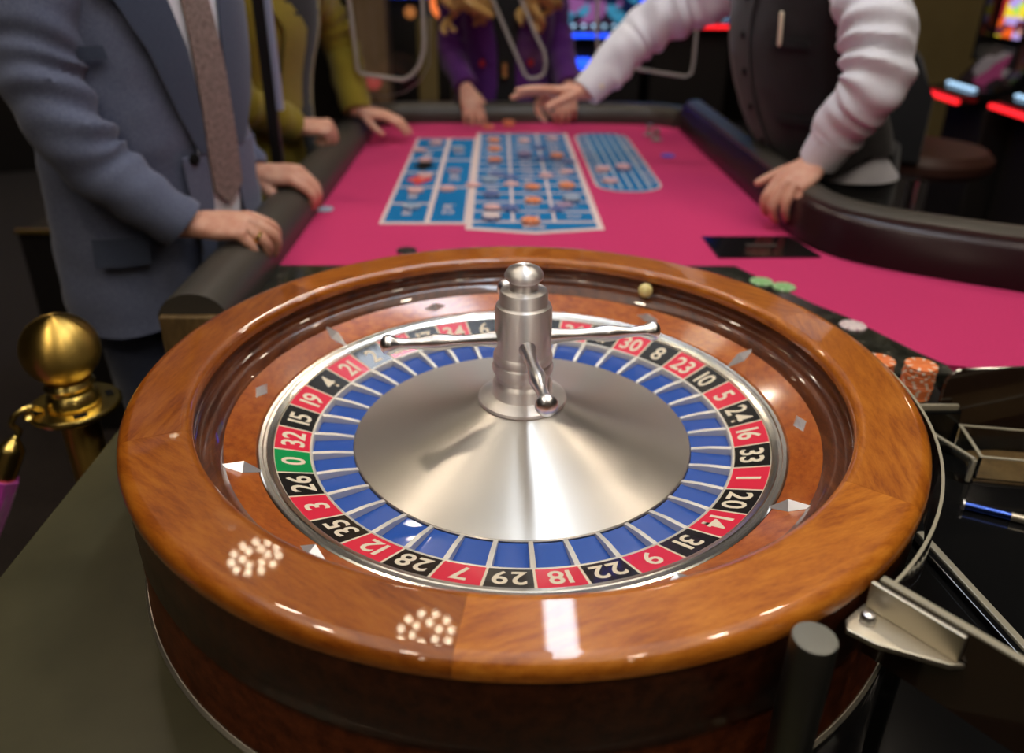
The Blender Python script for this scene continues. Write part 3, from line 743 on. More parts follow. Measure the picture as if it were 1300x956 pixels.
# clear win markers
for x, y, lab in ((0.487, 2.575, 'far clear plastic win marker on cloth near far right corner'), (0.497, 2.500, 'near clear plastic win marker beside the bright blue chip')):
    t = thing('win_marker', lab, 'marker', (x, y, FZ + 0.0003), 0, 'clear win markers')
    b = BM(); spin(b, [(0, 0), (0.017, 0), (0.018, 0.002), (0.017, 0.006), (0.007, 0.008), (0.006, 0.02), (0.0, 0.02)], 24); obj('base', b, M['acrylic_edge'], t)
    b = BM(); spin(b, [(0, 0.0202), (0.006, 0.0202), (0.011, 0.028), (0.010, 0.036), (0.0, 0.039)], 24); obj('knob', b, M['pewter'], t)

# ------------------------------------------------------------------ dealer's chip place right of the wheel
t = thing('chip_rack', 'black chip rack block beside the wheel rim', 'rack', (0.53, 0.872, WZ))
b = BM(); box(b, -0.075, 0.055, -0.030, 0.070, 0.0005, 0.052, 0.003); obj('rack_body', b, M['gloss_black'], t, smooth=False)
b = BM(); box(b, -0.06, 0.05, -0.027, -0.022, 0.0522, 0.060, 0.001); obj('rack_lip', b, M['acrylic_rim'], t, smooth=False)
def rack_stack(x, y, c, n, where, z=WZ + 0.0525):
    for k in range(n):
        chip(c, x + random.uniform(-.0008, .0008), y + random.uniform(-.0008, .0008), z + k * CHH, '%s chip, %s, %s' % (c, where, 'topmost' if k == n - 1 else ('bottom one' if k == 0 else 'in the middle of the pile')), 'orange stacks on the chip rack')
rack_stack(0.541, 0.884, 'orange', 13, 'stack by tinted screen')
rack_stack(0.497, 0.905, 'orange', 12, 'stack half hidden by wheel rim')
t = thing('tinted_screen', 'dark brown tinted acrylic screen with rounded corner beside orange chips', 'screen', (0.548, 0.858, WZ), D(4))
b = BM(); prism(b, rrect(0.012, 0.42, 0.0, 0.105, 0.022), 0, 0.005); b.transform(Matrix.Rotation(PI / 2, 4, 'X')); obj('panel', b, M['tinted'], t, smooth=False)
b = BM(); box(b, 0.03, 0.42, -0.035, 0.006, 0.0006, 0.006, 0.001); obj('foot', b, M['gloss_black'], t, smooth=False)
t = thing('acrylic_tray', 'open clear acrylic tray with pale edges on the glossy black top', 'tray', (0.525, 0.775, WZ), D(-10))
b = BM(); box(b, 0.045, 0.40, 0.0, 0.075, 0.0006, 0.004); obj('tray_floor', b, M['brown_panel'], t, smooth=False)
for x0, x1, y0, y1 in ((0.045, 0.40, 0.071, 0.075), (0.045, 0.40, 0.0, 0.004), (0.045, 0.049, 0.0042, 0.0708)):
    b = BM(); box(b, x0, x1, y0, y1, 0.0042, 0.034); obj('tray_wall', b, M['acrylic'], t, smooth=False)
    b = BM(); box(b, x0, x1, y0, y1, 0.0341, 0.0352); obj('tray_edge', b, M['acrylic_rim'], t, smooth=False)
t = thing('acrylic_wedge', 'clear acrylic wedge with pale slanted edges next to the wheel', 'divider', (0.515, 0.765, WZ), D(-10))
b = BM(); prism(b, [(-0.035, 0.07), (0.015, 0.068), (0.048, 0.012), (0.040, 0.006), (-0.03, 0.055)], 0.0006, 0.030); obj('wedge_body', b, M['acrylic'], t, smooth=False)
b = BM(); tube(b, [(-0.035, 0.07, 0.031), (0.015, 0.068, 0.031), (0.048, 0.012, 0.031)], 0.0022, 8); tube(b, [(0.048, 0.012, 0.03), (0.046, 0.010, 0.002)], 0.0032, 8); obj('wedge_edge', b, M['acrylic_rim'], t)
# pen
t = thing('ballpoint_pen', 'shiny blue metal pen lying on the glossy black top', 'pen', (0.528, 0.7165, WZ + 0.0055), math.atan2(-0.036, 0.072))
b = BM(); tube(b, [(0.002, 0, 0), (0.048, 0, 0)], [0.0050, 0.0050], 16); obj('barrel', b, metal('pen_blue', (0.10, 0.20, 0.85), 0.18), t)
b = BM(); tube(b, [(0.0, 0, 0), (0.0022, 0, 0)], [0.0068, 0.0068], 16); obj('end_disc', b, M['chrome'], t)
b = BM(); tube(b, [(0.0482, 0, 0), (0.115, 0, 0), (0.13, 0, 0)], [0.0050, 0.0045, 0.001], 16); obj('tip', b, M['pewter'], t)
# long acrylic strip and the guard's hinged arm in front
t = thing('acrylic_strip', 'slim acrylic strip lying on the glossy black top below the pen', 'strip', (0.4535, 0.665, WZ))
b = BM(); box(b, -0.004, 0.004, -0.19, 0.0, 0.0006, 0.010, 0.001); o = obj('strip', b, M['acrylic_rim'], t, rot=(0, 0, D(7)), smooth=False)
b = BM(); box(b, -0.012, -0.0045, -0.19, 0.0, 0.0006, 0.008, 0.001); o = obj('strip_base', b, M['gloss_black'], t, rot=(0, 0, D(7)), smooth=False)
t = thing('guard_arm', 'black guard arm with pale top edge and steel corner bracket', 'guard', (0.2735, 0.4265, WZ + 0.035), math.atan2(-0.0804, 0.0624))
b = BM(); box(b, 0.0, 0.19, -0.0025, 0.0025, 0.06, 0.1285); obj('arm_plate', b, M['tinted'], t, smooth=False)
b = BM(); box(b, 0.0, 0.19, -0.003, 0.003, 0.1287, 0.1312, 0.0008); o = obj('arm_edge', b, M['acrylic_rim'], t, smooth=False); o['label'] = 'pale top edge of the guard arm'
b = BM(); prism(b, [(-0.006, -0.004), (0.066, -0.004), (0.060, -0.012), (0.020, -0.034), (0.000, -0.038), (-0.006, -0.029)], 0.101, 0.105, bev=0.001); box(b, -0.004, 0.062, -0.0072, -0.0030, 0.105, 0.1275, 0.0008); obj('bracket', b, M['pewter'], t, smooth=False)
b = BM(); spin(b, [(0, 0.1052), (0.0055, 0.1052), (0.0055, 0.109), (0.004, 0.1115), (0, 0.1125)], 16); obj('bolt', b, M['chrome'], t, loc=(0.005, -0.019, 0))
b = BM(); box(b, 0.02, 0.03, -0.0025, 0.0025, -0.0344, 0.06); obj('foot', b, M['gloss_black'], t, smooth=False)
b = BM(); box(b, 0.15, 0.16, -0.0025, 0.0025, -0.0344, 0.06); obj('foot', b, M['gloss_black'], t, smooth=False)
t = thing('sensor_post', 'short dark steel cylinder post standing in front of the wheel', 'post', (0.2335, 0.4215, WZ))
t.location = (0.2035, 0.3685, WZ)
b = BM(); spin(b, [(0, 0.0005), (0.0148, 0.0005), (0.0150, 0.002), (0.0150, 0.1675), (0.0140, 0.169), (0, 0.1692)], 32); obj('post_body', b, M['dark_steel'], t, angle=40)
b = BM(); spin(b, [(0.0151, 0.0005), (0.0155, 0.0005), (0.0155, 0.006), (0.0151, 0.007)], 32); obj('post_foot', b, M['gloss_black'], t, angle=40)
t = thing('brass_knob', 'small brass knob at the front right of the black top', 'knob', (0.440, 0.472, WZ))
b = BM(); spin(b, [(0, 0.0005), (0.012, 0.0005), (0.012, 0.004), (0.005, 0.007), (0.005, 0.012), (0.010, 0.017), (0.010, 0.022), (0.005, 0.026), (0, 0.0265)], 24); obj('knob', b, M['brass'], t)

# ------------------------------------------------------------------ stanchion with velvet rope
sx, sy, sz = -0.617, 1.0, 0.862
t = thing('rope_stanchion', 'polished brass rope stanchion with large ball top', 'stanchion', (sx, sy, 0))
b = BM(); spin(b, [(0, 0.0), (0.13, 0.0), (0.13, 0.012), (0.12, 0.022), (0.06, 0.04), (0.03, 0.05), (0, 0.05)], 48); obj('base', b, M['brass'], t)
b = BM(); spin(b, [(0.0, 0.05), (0.026, 0.05), (0.026, 0.765), (0, 0.765)], 32); obj('pole', b, M['brushed_brass'], t, angle=40)
b = BM()
spin(b, [(0.0, 0.765), (0.060, 0.765), (0.0625, 0.768), (0.0625, 0.773), (0.060, 0.776), (0.0, 0.776)], 48); obj('collar_plate', b, M['brass'], t, angle=40)
b = BM(); spin(b, [(0.034, 0.776), (0.036, 0.780), (0.034, 0.790), (0.029, 0.796), (0.029, 0.803), (0.034, 0.808), (0.030, 0.815), (0, 0.815), ], 32); obj('neck', b, M['brass'], t)
for k in range(4):
    a = D(215 + 90 * k)
    b = BM(); box(b, -0.009, 0.009, -0.005, 0.005, 0.7762, 0.7768, 0.0002); o = obj('rope_slot', b, M['print_black'], t, loc=(0.047 * math.cos(a), 0.047 * math.sin(a), 0), rot=(0, 0, a + PI / 2), smooth=False); o['label'] = 'dark slot in the collar'
b = BM(); bmesh.ops.create_uvsphere(b, u_segments=48, v_segments=32, radius=0.0515); obj('ball_finial', b, M['brushed_brass'], t, loc=(0, 0, sz))
t = thing('velvet_rope', 'magenta velvet rope with brass end hooked on the stanchion', 'rope', (sx - 0.045, sy - 0.04, 0.775))
b = BM()
hook = [Vector((0.012, 0.012, 0.004)), Vector((0.004, 0.004, 0.014)), Vector((-0.012, -0.006, 0.008)), Vector((-0.020, -0.010, -0.006)), Vector((-0.014, -0.008, -0.018)), Vector((-0.020, -0.012, -0.030))]
tube(b, catmull(hook, 5), 0.0042, 10, rnd=True); spin(b, [(0.005, -0.004), (0.009, 0.0), (0.005, 0.004)], 12); obj('hook', b, M['brass'], t)
b = BM(); tube(b, catmull([(-0.020, -0.012, -0.028), (-0.026, -0.016, -0.042), (-0.034, -0.022, -0.060), (-0.046, -0.030, -0.086)], 4), [0.006, 0.0175, 0.0185, 0.0185], 20, rnd=True); obj('end_cap', b, M['brass'], t)
b = BM()
def fold(p, s, a): return 0.0016 * math.sin(a * 7 + s * 9) + 0.0012 * noise.noise(p * 60)
tube(b, catmull([(-0.044, -0.029, -0.082), (-0.07, -0.05, -0.14), (-0.12, -0.09, -0.23), (-0.24, -0.20, -0.33), (-0.45, -0.40, -0.37), (-0.70, -0.62, -0.30)], 10), [0.0225, 0.0225], 28, disp=fold); obj('rope', b, M['rope'], t)

# ------------------------------------------------------------------ clear hanging screens and the left divider post
def pane_outline(pts, y): return [Vector((p[0], y, p[1])) for p in pts]
def screen(name, label, pts, y, edge, hang):
    """flat clear pane standing across the table, outline pts (x, z); its polished edges are a part"""
    cx_ = sum(p[0] for p in pts) / len(pts)
    t = thing(name, label, 'screen', (cx_, y, pts[0][1]))
    b = BM()
    fr = [b.verts.new((x - cx_, -0.0025, z - pts[0][1])) for x, z in pts]; bk = [b.verts.new((x - cx_, 0.0025, z - pts[0][1])) for x, z in pts]
    b.faces.new(fr); b.faces.new(bk); n = len(pts)
    for i in range(n): b.faces.new((fr[i], fr[(i + 1) % n], bk[(i + 1) % n], bk[i]))
    obj('pane', b, M['acrylic'], t, smooth=False)
    b = BM(); path = [Vector((x - cx_, 0, z - pts[0][1])) for x, z in pts]
    tube(b, path + [path[0]], edge, 8); obj('pane_edge', b, M['acrylic_edge'], t)
    for x in hang:
        b = BM(); tube(b, [(x - cx_, 0, max(p[1] for p in pts) - pts[0][1]), (x - cx_, 0, 3.2 - pts[0][1])], 0.002, 6); obj('cable', b, M['dark_steel'], t)
    return t
def round_pane(x0, x1, z0, z1, r): return rrect(x0, x1, z0, z1, r)
screen('clear_screen', 'clear acrylic screen with rounded corners hanging between olive jacket and purple blazer', [(-0.455, 1.75)] + [(-0.417, 1.062), (-0.405, 1.052), (-0.385, 1.048)] + [(-0.285, 1.035), (-0.258, 1.048), (-0.235, 1.075), (-0.220, 1.115), (-0.217, 1.15)] + [(-0.222, 1.75)], 2.45, 0.0065, (-0.42, -0.25))
screen('clear_screen', 'smaller faint clear acrylic screen hanging lower behind the rounded one', [(-0.46, 1.60), (-0.45, 0.985)] + [(-0.42, 0.966), (-0.36, 0.962), (-0.30, 0.975), (-0.25, 1.01), (-0.22, 1.06)] + [(-0.19, 1.60)], 2.62, 0.0016, (-0.42, -0.25))
screen('clear_screen', 'narrow slanted clear acrylic screen in front of the purple blazer', [(-0.13, 1.50), (0.030, 1.150), (0.066, 1.075), (0.080, 1.045), (0.095, 1.032), (0.120, 1.034), (0.138, 1.046), (0.144, 1.075), (0.138, 1.11), (0.115, 1.15), (-0.05, 1.50)], 2.52, 0.0055, (-0.09,))
screen('clear_screen', 'clear acrylic screen hanging behind the outstretched arm of the dealer', [(0.300, 1.70), (0.312, 1.16), (0.322, 1.085), (0.345, 1.062), (0.40, 1.050), (0.61, 1.020), (0.628, 1.030), (0.632, 1.06), (0.63, 1.70)], 2.68, 0.0055, (0.35, 0.58))
t = thing('divider_post', 'black upright divider post with bright metal edge between suit and olive jacket', 'post', (-0.512, 1.86, 0))
b = BM(); box(b, -0.019, 0.005, -0.012, 0.012, 0.0, 1.9, 0.001); obj('post_body', b, M['cabinet_black'], t, smooth=False)
b = BM(); box(b, 0.0055, 0.019, -0.010, 0.010, 1.045, 1.9, 0.002); o = obj('metal_edge', b, mat('steel_blue', (0.50, 0.55, 0.72), 0.35, metal=0.4), t, smooth=False); o['label'] = 'bright metal strip'
b = BM(); box(b, -0.05, 0.02, -0.05, 0.05, 0.0, 0.012, 0.002); obj('foot_plate', b, M['dark_steel'], t, smooth=False)

# ------------------------------------------------------------------ gaming machines behind
def machine(label, x, y, rz, wd, light, scr, scr2, sub=True, base_h=0.62, deck_z=0.85, btn='glow_button', strip2=None):
    t = thing('slot_machine', label, 'gaming machine', (x, y, 0), rz)
    h = wd / 2
    b = BM(); box(b, -h, h, 0.10, 0.62, 0.0, deck_z - 0.05, 0.01); obj('base_cabinet', b, M['cabinet_black'], t, smooth=False)
    b = BM(); prism(b, [(-h + 0.01, -0.02), (h - 0.01, -0.02), (h - 0.01, 0.16), (-h + 0.01, 0.16)], 0.0, 0.04); b.transform(Matrix.Translation((0, 0.02, deck_z - 0.045)) @ Matrix.Rotation(D(12), 4, 'X')); deck = obj('button_deck', b, M['gloss_black'], t, smooth=False)
    b = BM(); box(b, -h + 0.02, h - 0.02, -0.025, -0.002, deck_z - 0.042, deck_z - 0.024, 0.006); obj('light_strip', b, M[light], t, smooth=False)
    bb = BM(); spin(bb, [(0, 0.008), (0.010, 0.007), (0.0115, 0.004), (0.0115, 0.0), (0, 0.0)], 12); bm_me = mesh_of('button', bb, M[btn])
    for k in range(7):
        link('button', bm_me, deck, ((k - 3) * (wd - 0.12) / 6.0, 0.060, deck_z + 0.010), (D(12), 0, 0))
    b = BM(); box(b, -h, h, 0.24, 0.62, deck_z - 0.0495, 1.95, 0.012); obj('upper_cabinet', b, M['cabinet_black'], t, smooth=False)
    f = BM(); prism(f, [(0.105, deck_z + 0.005), (0.239, deck_z + 0.175), (0.239, deck_z - 0.04), (0.105, deck_z - 0.04)], -h + 0.012, h - 0.012)
    f.transform(Matrix(((0, 0, 1, 0), (1, 0, 0, 0), (0, 1, 0, 0), (0, 0, 0, 1)))); fo = obj('lower_screen', f, M['gloss_black'], t, smooth=False)
    f = BM(); sl = math.atan2(0.17, 0.134); box(f, -h + 0.03, h - 0.03, 0.018, 0.20, 0.0008, 0.003); f.transform(Matrix.Translation((0, 0.105, deck_z + 0.005)) @ Matrix.Rotation(sl, 4, 'X')); obj('screen_glass', f, M[scr], fo, smooth=False)
    for nm, z0, z1, s in (('upper_screen', deck_z + 0.20, deck_z + 0.95, scr2),):
        f = BM(); box(f, -h + 0.015, h - 0.015, 0.222, 0.2395, z0 - 0.018, z1 + 0.02, 0.006); fo = obj(nm, f, M['gloss_black'], t, smooth=False)
        f = BM(); box(f, -h + 0.035, h - 0.035, 0.217, 0.2215, z0, z1); obj('screen_glass', f, M[s], fo, smooth=False)
    for s in (-1, 1):
        b = BM(); box(b, s * h - 0.012, s * h + 0.012, 0.16, 0.239, deck_z + 0.10, 1.95, 0.004); obj('side_trim', b, M[strip2 or 'gloss_black'], t, smooth=False)
    return t
machine('gaming machine with red light strip at right, the farther of the two', 1.893, 3.43, D(-93), 0.335, 'glow_red', 'screen_dim', 'screen_mix', deck_z=0.8825)
machine('gaming machine with red light strip at right edge, the nearer with colourful screen', 1.969, 3.055, D(-93), 0.335, 'glow_red', 'screen_mix', 'screen_mix', deck_z=0.8825)
mb = machine('gaming machine glowing blue behind the purple blazer', 0.585, 4.62, D(0), 0.46, 'glow_blue', 'screen_blue', 'screen_blue', deck_z=1.02, strip2='glow_blue')
machine('gaming machine with teal screen and red strip behind the outstretched arm', 1.12, 4.75, D(0), 0.46, 'glow_red', 'screen_teal', 'screen_teal', deck_z=1.06, strip2='glow_blue')
machine('gaming machine with small blue strip left of the purple blazer', -0.62, 6.1, D(0), 0.46, 'glow_blue', 'screen_dim', 'screen_blue', deck_z=1.16)
machine('gaming machine with teal and orange lights at far left edge', -3.30, 5.4, D(25), 0.46, 'glow_orange', 'screen_teal', 'screen_mix', deck_z=0.62)
# blue lit shelf under the blue machine
b = BM(); box(b, -0.235, -0.06, 0.07, 0.099, 0.80, 0.86, 0.01); obj('blue_light_bar', b, M['glow_blue'], mb, smooth=False)
t = thing('neon_totem', 'dark narrow totem with curved orange neon tube left of the blonde curls', 'light', (-0.24, 3.66, 0))
b = BM(); box(b, -0.03, 0.03, 0.0, 0.05, 0.02, 1.9, 0.004); obj('panel', b, M['cabinet_black'], t, smooth=False)
b = BM(); box(b, -0.12, 0.12, -0.08, 0.12, 0.0, 0.02, 0.004); obj('foot_plate', b, M['cabinet_black'], t, smooth=False)
b = BM(); tube(b, catmull([(-0.045, -0.03, 1.50), (-0.044, -0.03, 1.30), (-0.040, -0.03, 1.195), (-0.026, -0.03, 1.155), (0.0, -0.03, 1.138), (0.018, -0.03, 1.140)], 5), 0.013, 12, rnd=True); obj('neon_tube', b, M['glow_orange'], t)
def glow_globe(x, y, z, r, m, label):
    t = thing('glow_globe', label, 'lamp', (x, y, 0))
    b = BM(); bmesh.ops.create_uvsphere(b, u_segments=16, v_segments=10, radius=r); obj('globe', b, m, t, loc=(0, 0, z))
    b = BM(); spin(b, [(0, 0), (0.08, 0), (0.08, 0.01), (0.008, 0.02), (0.008, z - r + 0.002), (0, z - r + 0.002)], 20); obj('stand', b, M['cabinet_black'], t)
glow_globe(-0.55, 5.3, 1.06, 0.035, glow('dim_orange', (0.9, 0.3, 0.08), 0.45), 'small round orange lamp seen through the clear screen')
glow_globe(-0.79, 5.2, 0.66, 0.05, glow('dim_red', (0.8, 0.12, 0.10), 0.30), 'small dim red glowing globe low behind the clear screen')  # glowing globe put in for an unidentified pinkish shape
glow_globe(-0.80, 4.8, 0.66, 0.022, M['glow_gold'], 'tiny gold glowing globe beneath the red one')  # glowing globe put in for an unclear gold ring shape
# stool behind the dealer
t = thing('bar_stool', 'black high backed stool with brown seat behind the dealer', 'stool', (1.42, 2.62, 0))
b = BM(); spin(b, [(0, 0.74), (0.20, 0.74), (0.215, 0.76), (0.215, 0.785), (0.19, 0.81), (0, 0.815)], 32); obj('seat', b, M['brown_leather'], t)
b = BM(); loft(b, [[(r * math.cos(D(a)), r * math.sin(D(a)), z) for r, z in ((0.19, 0.80), (0.235, 0.80), (0.245, 1.0), (0.235, hh), (0.205, hh), (0.20, 1.0))] for a, hh in ((120, 0.98), (135, 1.10), (155, 1.17), (180, 1.19), (205, 1.17), (225, 1.10), (240, 0.98))]); obj('backrest', b, M['black_cloth'], t)
b = BM(); spin(b, [(0.025, 0.03), (0.025, 0.7395), (0, 0.7395), ], 20); obj('column', b, M['chrome'], t)
b = BM(); spin(b, [(0, 0.0), (0.22, 0.0), (0.22, 0.012), (0.05, 0.03), (0, 0.03)], 32); obj('base', b, M['chrome'], t)
t = thing('low_cabinet', 'low black cabinet with thin gold trim behind the man in suit', 'cabinet', (-1.06, 2.15, 0))
b = BM(); box(b, -0.30, 0.22, 0, 0.35, 0, 0.655, 0.006); obj('body', b, M['cabinet_black'], t, smooth=False)
b = BM(); box(b, -0.30, 0.22, -0.012, 0.0, 0.656, 0.668, 0.002); obj('gold_trim', b, M['brass'], t, smooth=False)
t = thing('floor_console', 'low dark console with red light and gold strip on its top behind dealer', 'console', (1.22, 2.05, 0))
b = BM(); box(b, -0.16, 0.20, -0.1, 0.22, 0, 0.545, 0.006); obj('body', b, M['cabinet_black'], t, smooth=False)
b = BM(); box(b, 0.10, 0.17, -0.03, -0.01, 0.5455, 0.57, 0.003); obj('red_light', b, M['glow_red'], t, smooth=False)
b = BM(); box(b, -0.10, 0.06, -0.09, -0.07, 0.5455, 0.552, 0.002); obj('gold_strip', b, M['brass'], t, smooth=False)
b = BM(); bmesh.ops.create_uvsphere(b, u_segments=12, v_segments=8, radius=0.009); obj('blue_light', b, M['glow_blue'], t, loc=(0.085, -0.08, 0.556))

# ------------------------------------------------------------------ people
def se(c, n=2.4): return math.copysign(abs(c) ** (2.0 / n), c)
class Torso:
    def __init__(s, secs): s.secs = sorted(secs)
    def at(s, z):
        S = s.secs
        if z <= S[0][0]: return S[0][1:]
        if z >= S[-1][0]: return S[-1][1:]
        for i in range(len(S) - 1):
            if S[i][0] <= z <= S[i + 1][0]:
                t = (z - S[i][0]) / (S[i + 1][0] - S[i][0])
                m = lambda k: S[i][k] if False else None
                p0 = S[max(0, i - 1)]; p1 = S[i]; p2 = S[i + 1]; p3 = S[min(len(S) - 1, i + 2)]
                return [0.5 * (2 * p1[k] + (p2[k] - p0[k]) * t + (2 * p0[k] - 5 * p1[k] + 4 * p2[k] - p3[k]) * t * t + (3 * p1[k] - p0[k] - 3 * p2[k] + p3[k]) * t ** 3) for k in range(1, len(p1))]
    def pt(s, u, z, off=0.0, sc=1.0):
        hw, f, bk, cx_ = s.at(z); c = math.cos(u); q = math.sin(u)
        d = (f if c >= 0 else bk) * sc + off
        return Vector((cx_ + d * se(c), (hw * sc + off) * se(q), z))
def garment(T, z0, z1, n=72, m=44, amp=0.004, off=0.0, seed=0.0, hem=None, cap=True):
    b = BM(); rings = []
    for i in range(m + 1):
        t = i / m; ring = []
        for k in range(n):
            u = 2 * PI * k / n
            za = z0 + (hem(u) if hem else 0.0)
            z = za + (z1 - za) * t
            p = T.pt(u, z, off)
            d = noise.noise(Vector((p.x * 7 + seed, p.y * 7, p.z * 5))) * amp + noise.noise(Vector((p.x * 16, p.y * 16 + seed, p.z * 22))) * amp * 0.45
            rings_n = Vector((p.x - T.at(z)[3], p.y, 0)).normalized()
            ring.append(p + rings_n * d)
        rings.append(ring)
    loft(b, rings, cap); return b
def patch(T, rows, off, thick=0.003, nu=10, sub=5):
    """strip lying on the torso; rows = (z, u_left, u_right) in degrees"""
    rr = []
    for i in range(len(rows) - 1):
        for k in range(sub):
            t = k / sub; rr.append([rows[i][j] * (1 - t) + rows[i + 1][j] * t for j in range(3)])
    rr.append(list(rows[-1]))
    b = BM(); out = []; inn = []
    for z, a0, a1 in rr:
        out.append([b.verts.new(T.pt(D(a0 + (a1 - a0) * i / nu), z, off + thick)) for i in range(nu + 1)])
        inn.append([b.verts.new(T.pt(D(a0 + (a1 - a0) * i / nu), z, off)) for i in range(nu + 1)])
    m = len(rr)
    for i in range(m - 1):
        for k in range(nu):
            b.faces.new((out[i][k], out[i][k + 1], out[i + 1][k + 1], out[i + 1][k])); b.faces.new((inn[i][k + 1], inn[i][k], inn[i + 1][k], inn[i + 1][k + 1]))
        b.faces.new((out[i][0], out[i + 1][0], inn[i + 1][0], inn[i][0])); b.faces.new((out[i + 1][nu], out[i][nu], inn[i][nu], inn[i + 1][nu]))
    for e in (0, m - 1):
        for k in range(nu): b.faces.new((out[e][k], inn[e][k], inn[e][k + 1], out[e][k + 1]))
    return b
def elbow(S, W, l1, l2, hint):
    d = W - S; L_ = min(d.length, (l1 + l2) * 0.999)
    a = (l1 * l1 - l2 * l2 + L_ * L_) / (2 * L_)
    h = math.sqrt(max(0, l1 * l1 - a * a)); dn = d.normalized()
    hh = hint - dn * hint.dot(dn)
    return S + dn * a + hh.normalized() * h
def sleeve(S, E, W, radii, amp=0.007, seed=0.0, n=32, per=14, cuff=0.02):
    path = catmull([S, S.lerp(E, 0.45), E.lerp(S, 0.25) , E.lerp(W, 0.25), E.lerp(W, 0.60), W], per)
    b = BM()
    def disp(p, s, a):
        near = math.exp(-((s - 0.5) / 0.16) ** 2)
        f = noise.noise(Vector((p.x * 12 + seed, p.y * 12, p.z * 15))) * amp
        f += math.sin(s * 62 + 2.2 * math.sin(a + seed) + 3 * noise.noise(p * 6)) * amp * (0.25 + 0.45 * near) * (0.5 + 0.5 * math.sin(a * 1.0 + seed + s * 4))
        return f * (1 - max(0, (s - 0.94) / 0.06) * 0.7)
    tube(b, path, radii, n, disp=disp, rnd=False)
    # rounded shoulder cap
    cb = BM(); bmesh.ops.create_uvsphere(cb, u_segments=n, v_segments=16, radius=radii[0] * 0.93)
    merge(b, cb, Matrix.Translation(path[0]))
    return b
def hand(bm, W, fwd, dors, side, curls, s=1.0, thumb=(40, -25, 20), splay=(7, 2, -3, -9)):
    """palm, four fingers, thumb and wrist as overlapping lofts in local hand axes, placed at the wrist W"""
    x = fwd.normalized(); z = (dors - x * dors.dot(x)).normalized(); y = z.cross(x) * (1 if side == 'R' else -1)
    mt = Matrix((x, y, z)).transposed().to_4x4(); mt.translation = W
    b = BM()
    def ring(px, hw, ht, cz=0.0, cy_=0.0, n=20):
        return [Vector((px, cy_ + hw * se(math.cos(2 * PI * k / n), 2.6), cz + ht * se(math.sin(2 * PI * k / n), 2.4))) for k in range(n)]
    loft(b, [ring(-0.022, 0.0255, 0.020), ring(0.0, 0.027, 0.019), ring(0.022, 0.033, 0.019, -0.001, 0.002), ring(0.05, 0.040, 0.0165, -0.001, 0.001), ring(0.078, 0.0405, 0.0135), ring(0.094, 0.038, 0.0115), ring(0.102, 0.034, 0.007)])
    bases = [(0.094, 0.0295), (0.098, 0.0095), (0.094, -0.0108), (0.085, -0.0290)]
    lens = [(0.044, 0.026, 0.020), (0.048, 0.030, 0.021), (0.044, 0.028, 0.021), (0.034, 0.021, 0.018)]
    rad = [(0.0102, 0.0090, 0.0072), (0.0105, 0.0092, 0.0074), (0.0100, 0.0087, 0.0070), (0.0088, 0.0076, 0.0062)]
    for (bx, by), ln, rd, cu, sp_ in zip(bases, lens, rad, curls, splay):
        p = Vector((bx, by, 0.0)); d0 = Vector((math.cos(D(sp_)), math.sin(D(sp_)), 0)); ang = 0.0
        pts = [p - d0 * 0.018 + Vector((0, 0, -0.001))]; pts.append(p)
        for l, c in zip(ln, cu):
            ang += D(c); p = p + (d0 * math.cos(ang) + Vector((0, 0, -1)) * math.sin(ang)) * l; pts.append(p)
        tube(b, catmull(pts, 5), [rd[0] * 0.95, rd[0] * 1.05, rd[0], rd[1], rd[2]], 12, rnd=True)
    # thumb leaves the side of the palm near its base
    p = Vector((0.022, 0.022, -0.006)); yaw, pit, bend = thumb; pts = [p - Vector((0.012, 0.008, 0))]; pts.append(p)
    for l, k in ((0.040, 0), (0.031, 0.6), (0.025, 1.3)):
        a = D(yaw - bend * k); e = D(pit)
        p = p + Vector((math.cos(a) * math.cos(e), math.sin(a) * math.cos(e), math.sin(e))) * l; pts.append(p)
    tube(b, catmull(pts, 5), [0.014, 0.0155, 0.0135, 0.0108, 0.0085], 12, rnd=True)
    merge(bm, b, mt @ Matrix.Scale(s, 4)); return mt
def head_parts(bm, c, s=1.0):
    b = BM(); bmesh.ops.create_uvsphere(b, u_segments=32, v_segments=24, radius=1.0)
    for v in b.verts:
        x, y, z = v.co; wv = 0.075; dp = 0.096
        if z < 0: wv *= 1 - 0.28 * z * z; dp *= 1 - 0.20 * z * z
        if z < -0.3 and x > 0: x += 0.12
        v.co = Vector((x * dp, y * wv, z * 0.122))
    merge(bm, b, Matrix.Translation(c) @ Matrix.Scale(s, 4))
    q = lambda x, y, z: c + Vector((x, y, z)) * s
    tube(bm, [q(0.085, 0, 0.015), q(0.108, 0, -0.018), q(0.112, 0, -0.030)], [0.008 * s, 0.012 * s, 0.014 * s], 10, rnd=True)
    for sg in (-1, 1): tube(bm, [q(-0.005, sg * 0.070, 0.02), q(-0.012, sg * 0.085, 0.018), q(-0.004, sg * 0.076, -0.03)], 0.010 * s, 8, rnd=True)
def face(root, c, s=1.0):
    q = lambda x, y, z: c + Vector((x, y, z)) * s
    for sg in (-1, 1):
        b = BM(); bmesh.ops.create_uvsphere(b, u_segments=16, v_segments=10, radius=0.0125 * s); e = obj('eye', b, M['eye'], root, loc=q(0.073, sg * 0.030, 0.010))
        b = BM(); bmesh.ops.create_uvsphere(b, u_segments=12, v_segments=8, radius=0.006 * s); obj('iris', b, M['iris'], e, loc=(0.0080 * s, 0, 0))
    b = BM(); tube(b, [q(0.086, -0.022, -0.062), q(0.098, 0, -0.060), q(0.086, 0.022, -0.062)], [0.003, 0.006, 0.003], 10, rnd=True); obj('lips', b, M['lip'], root)
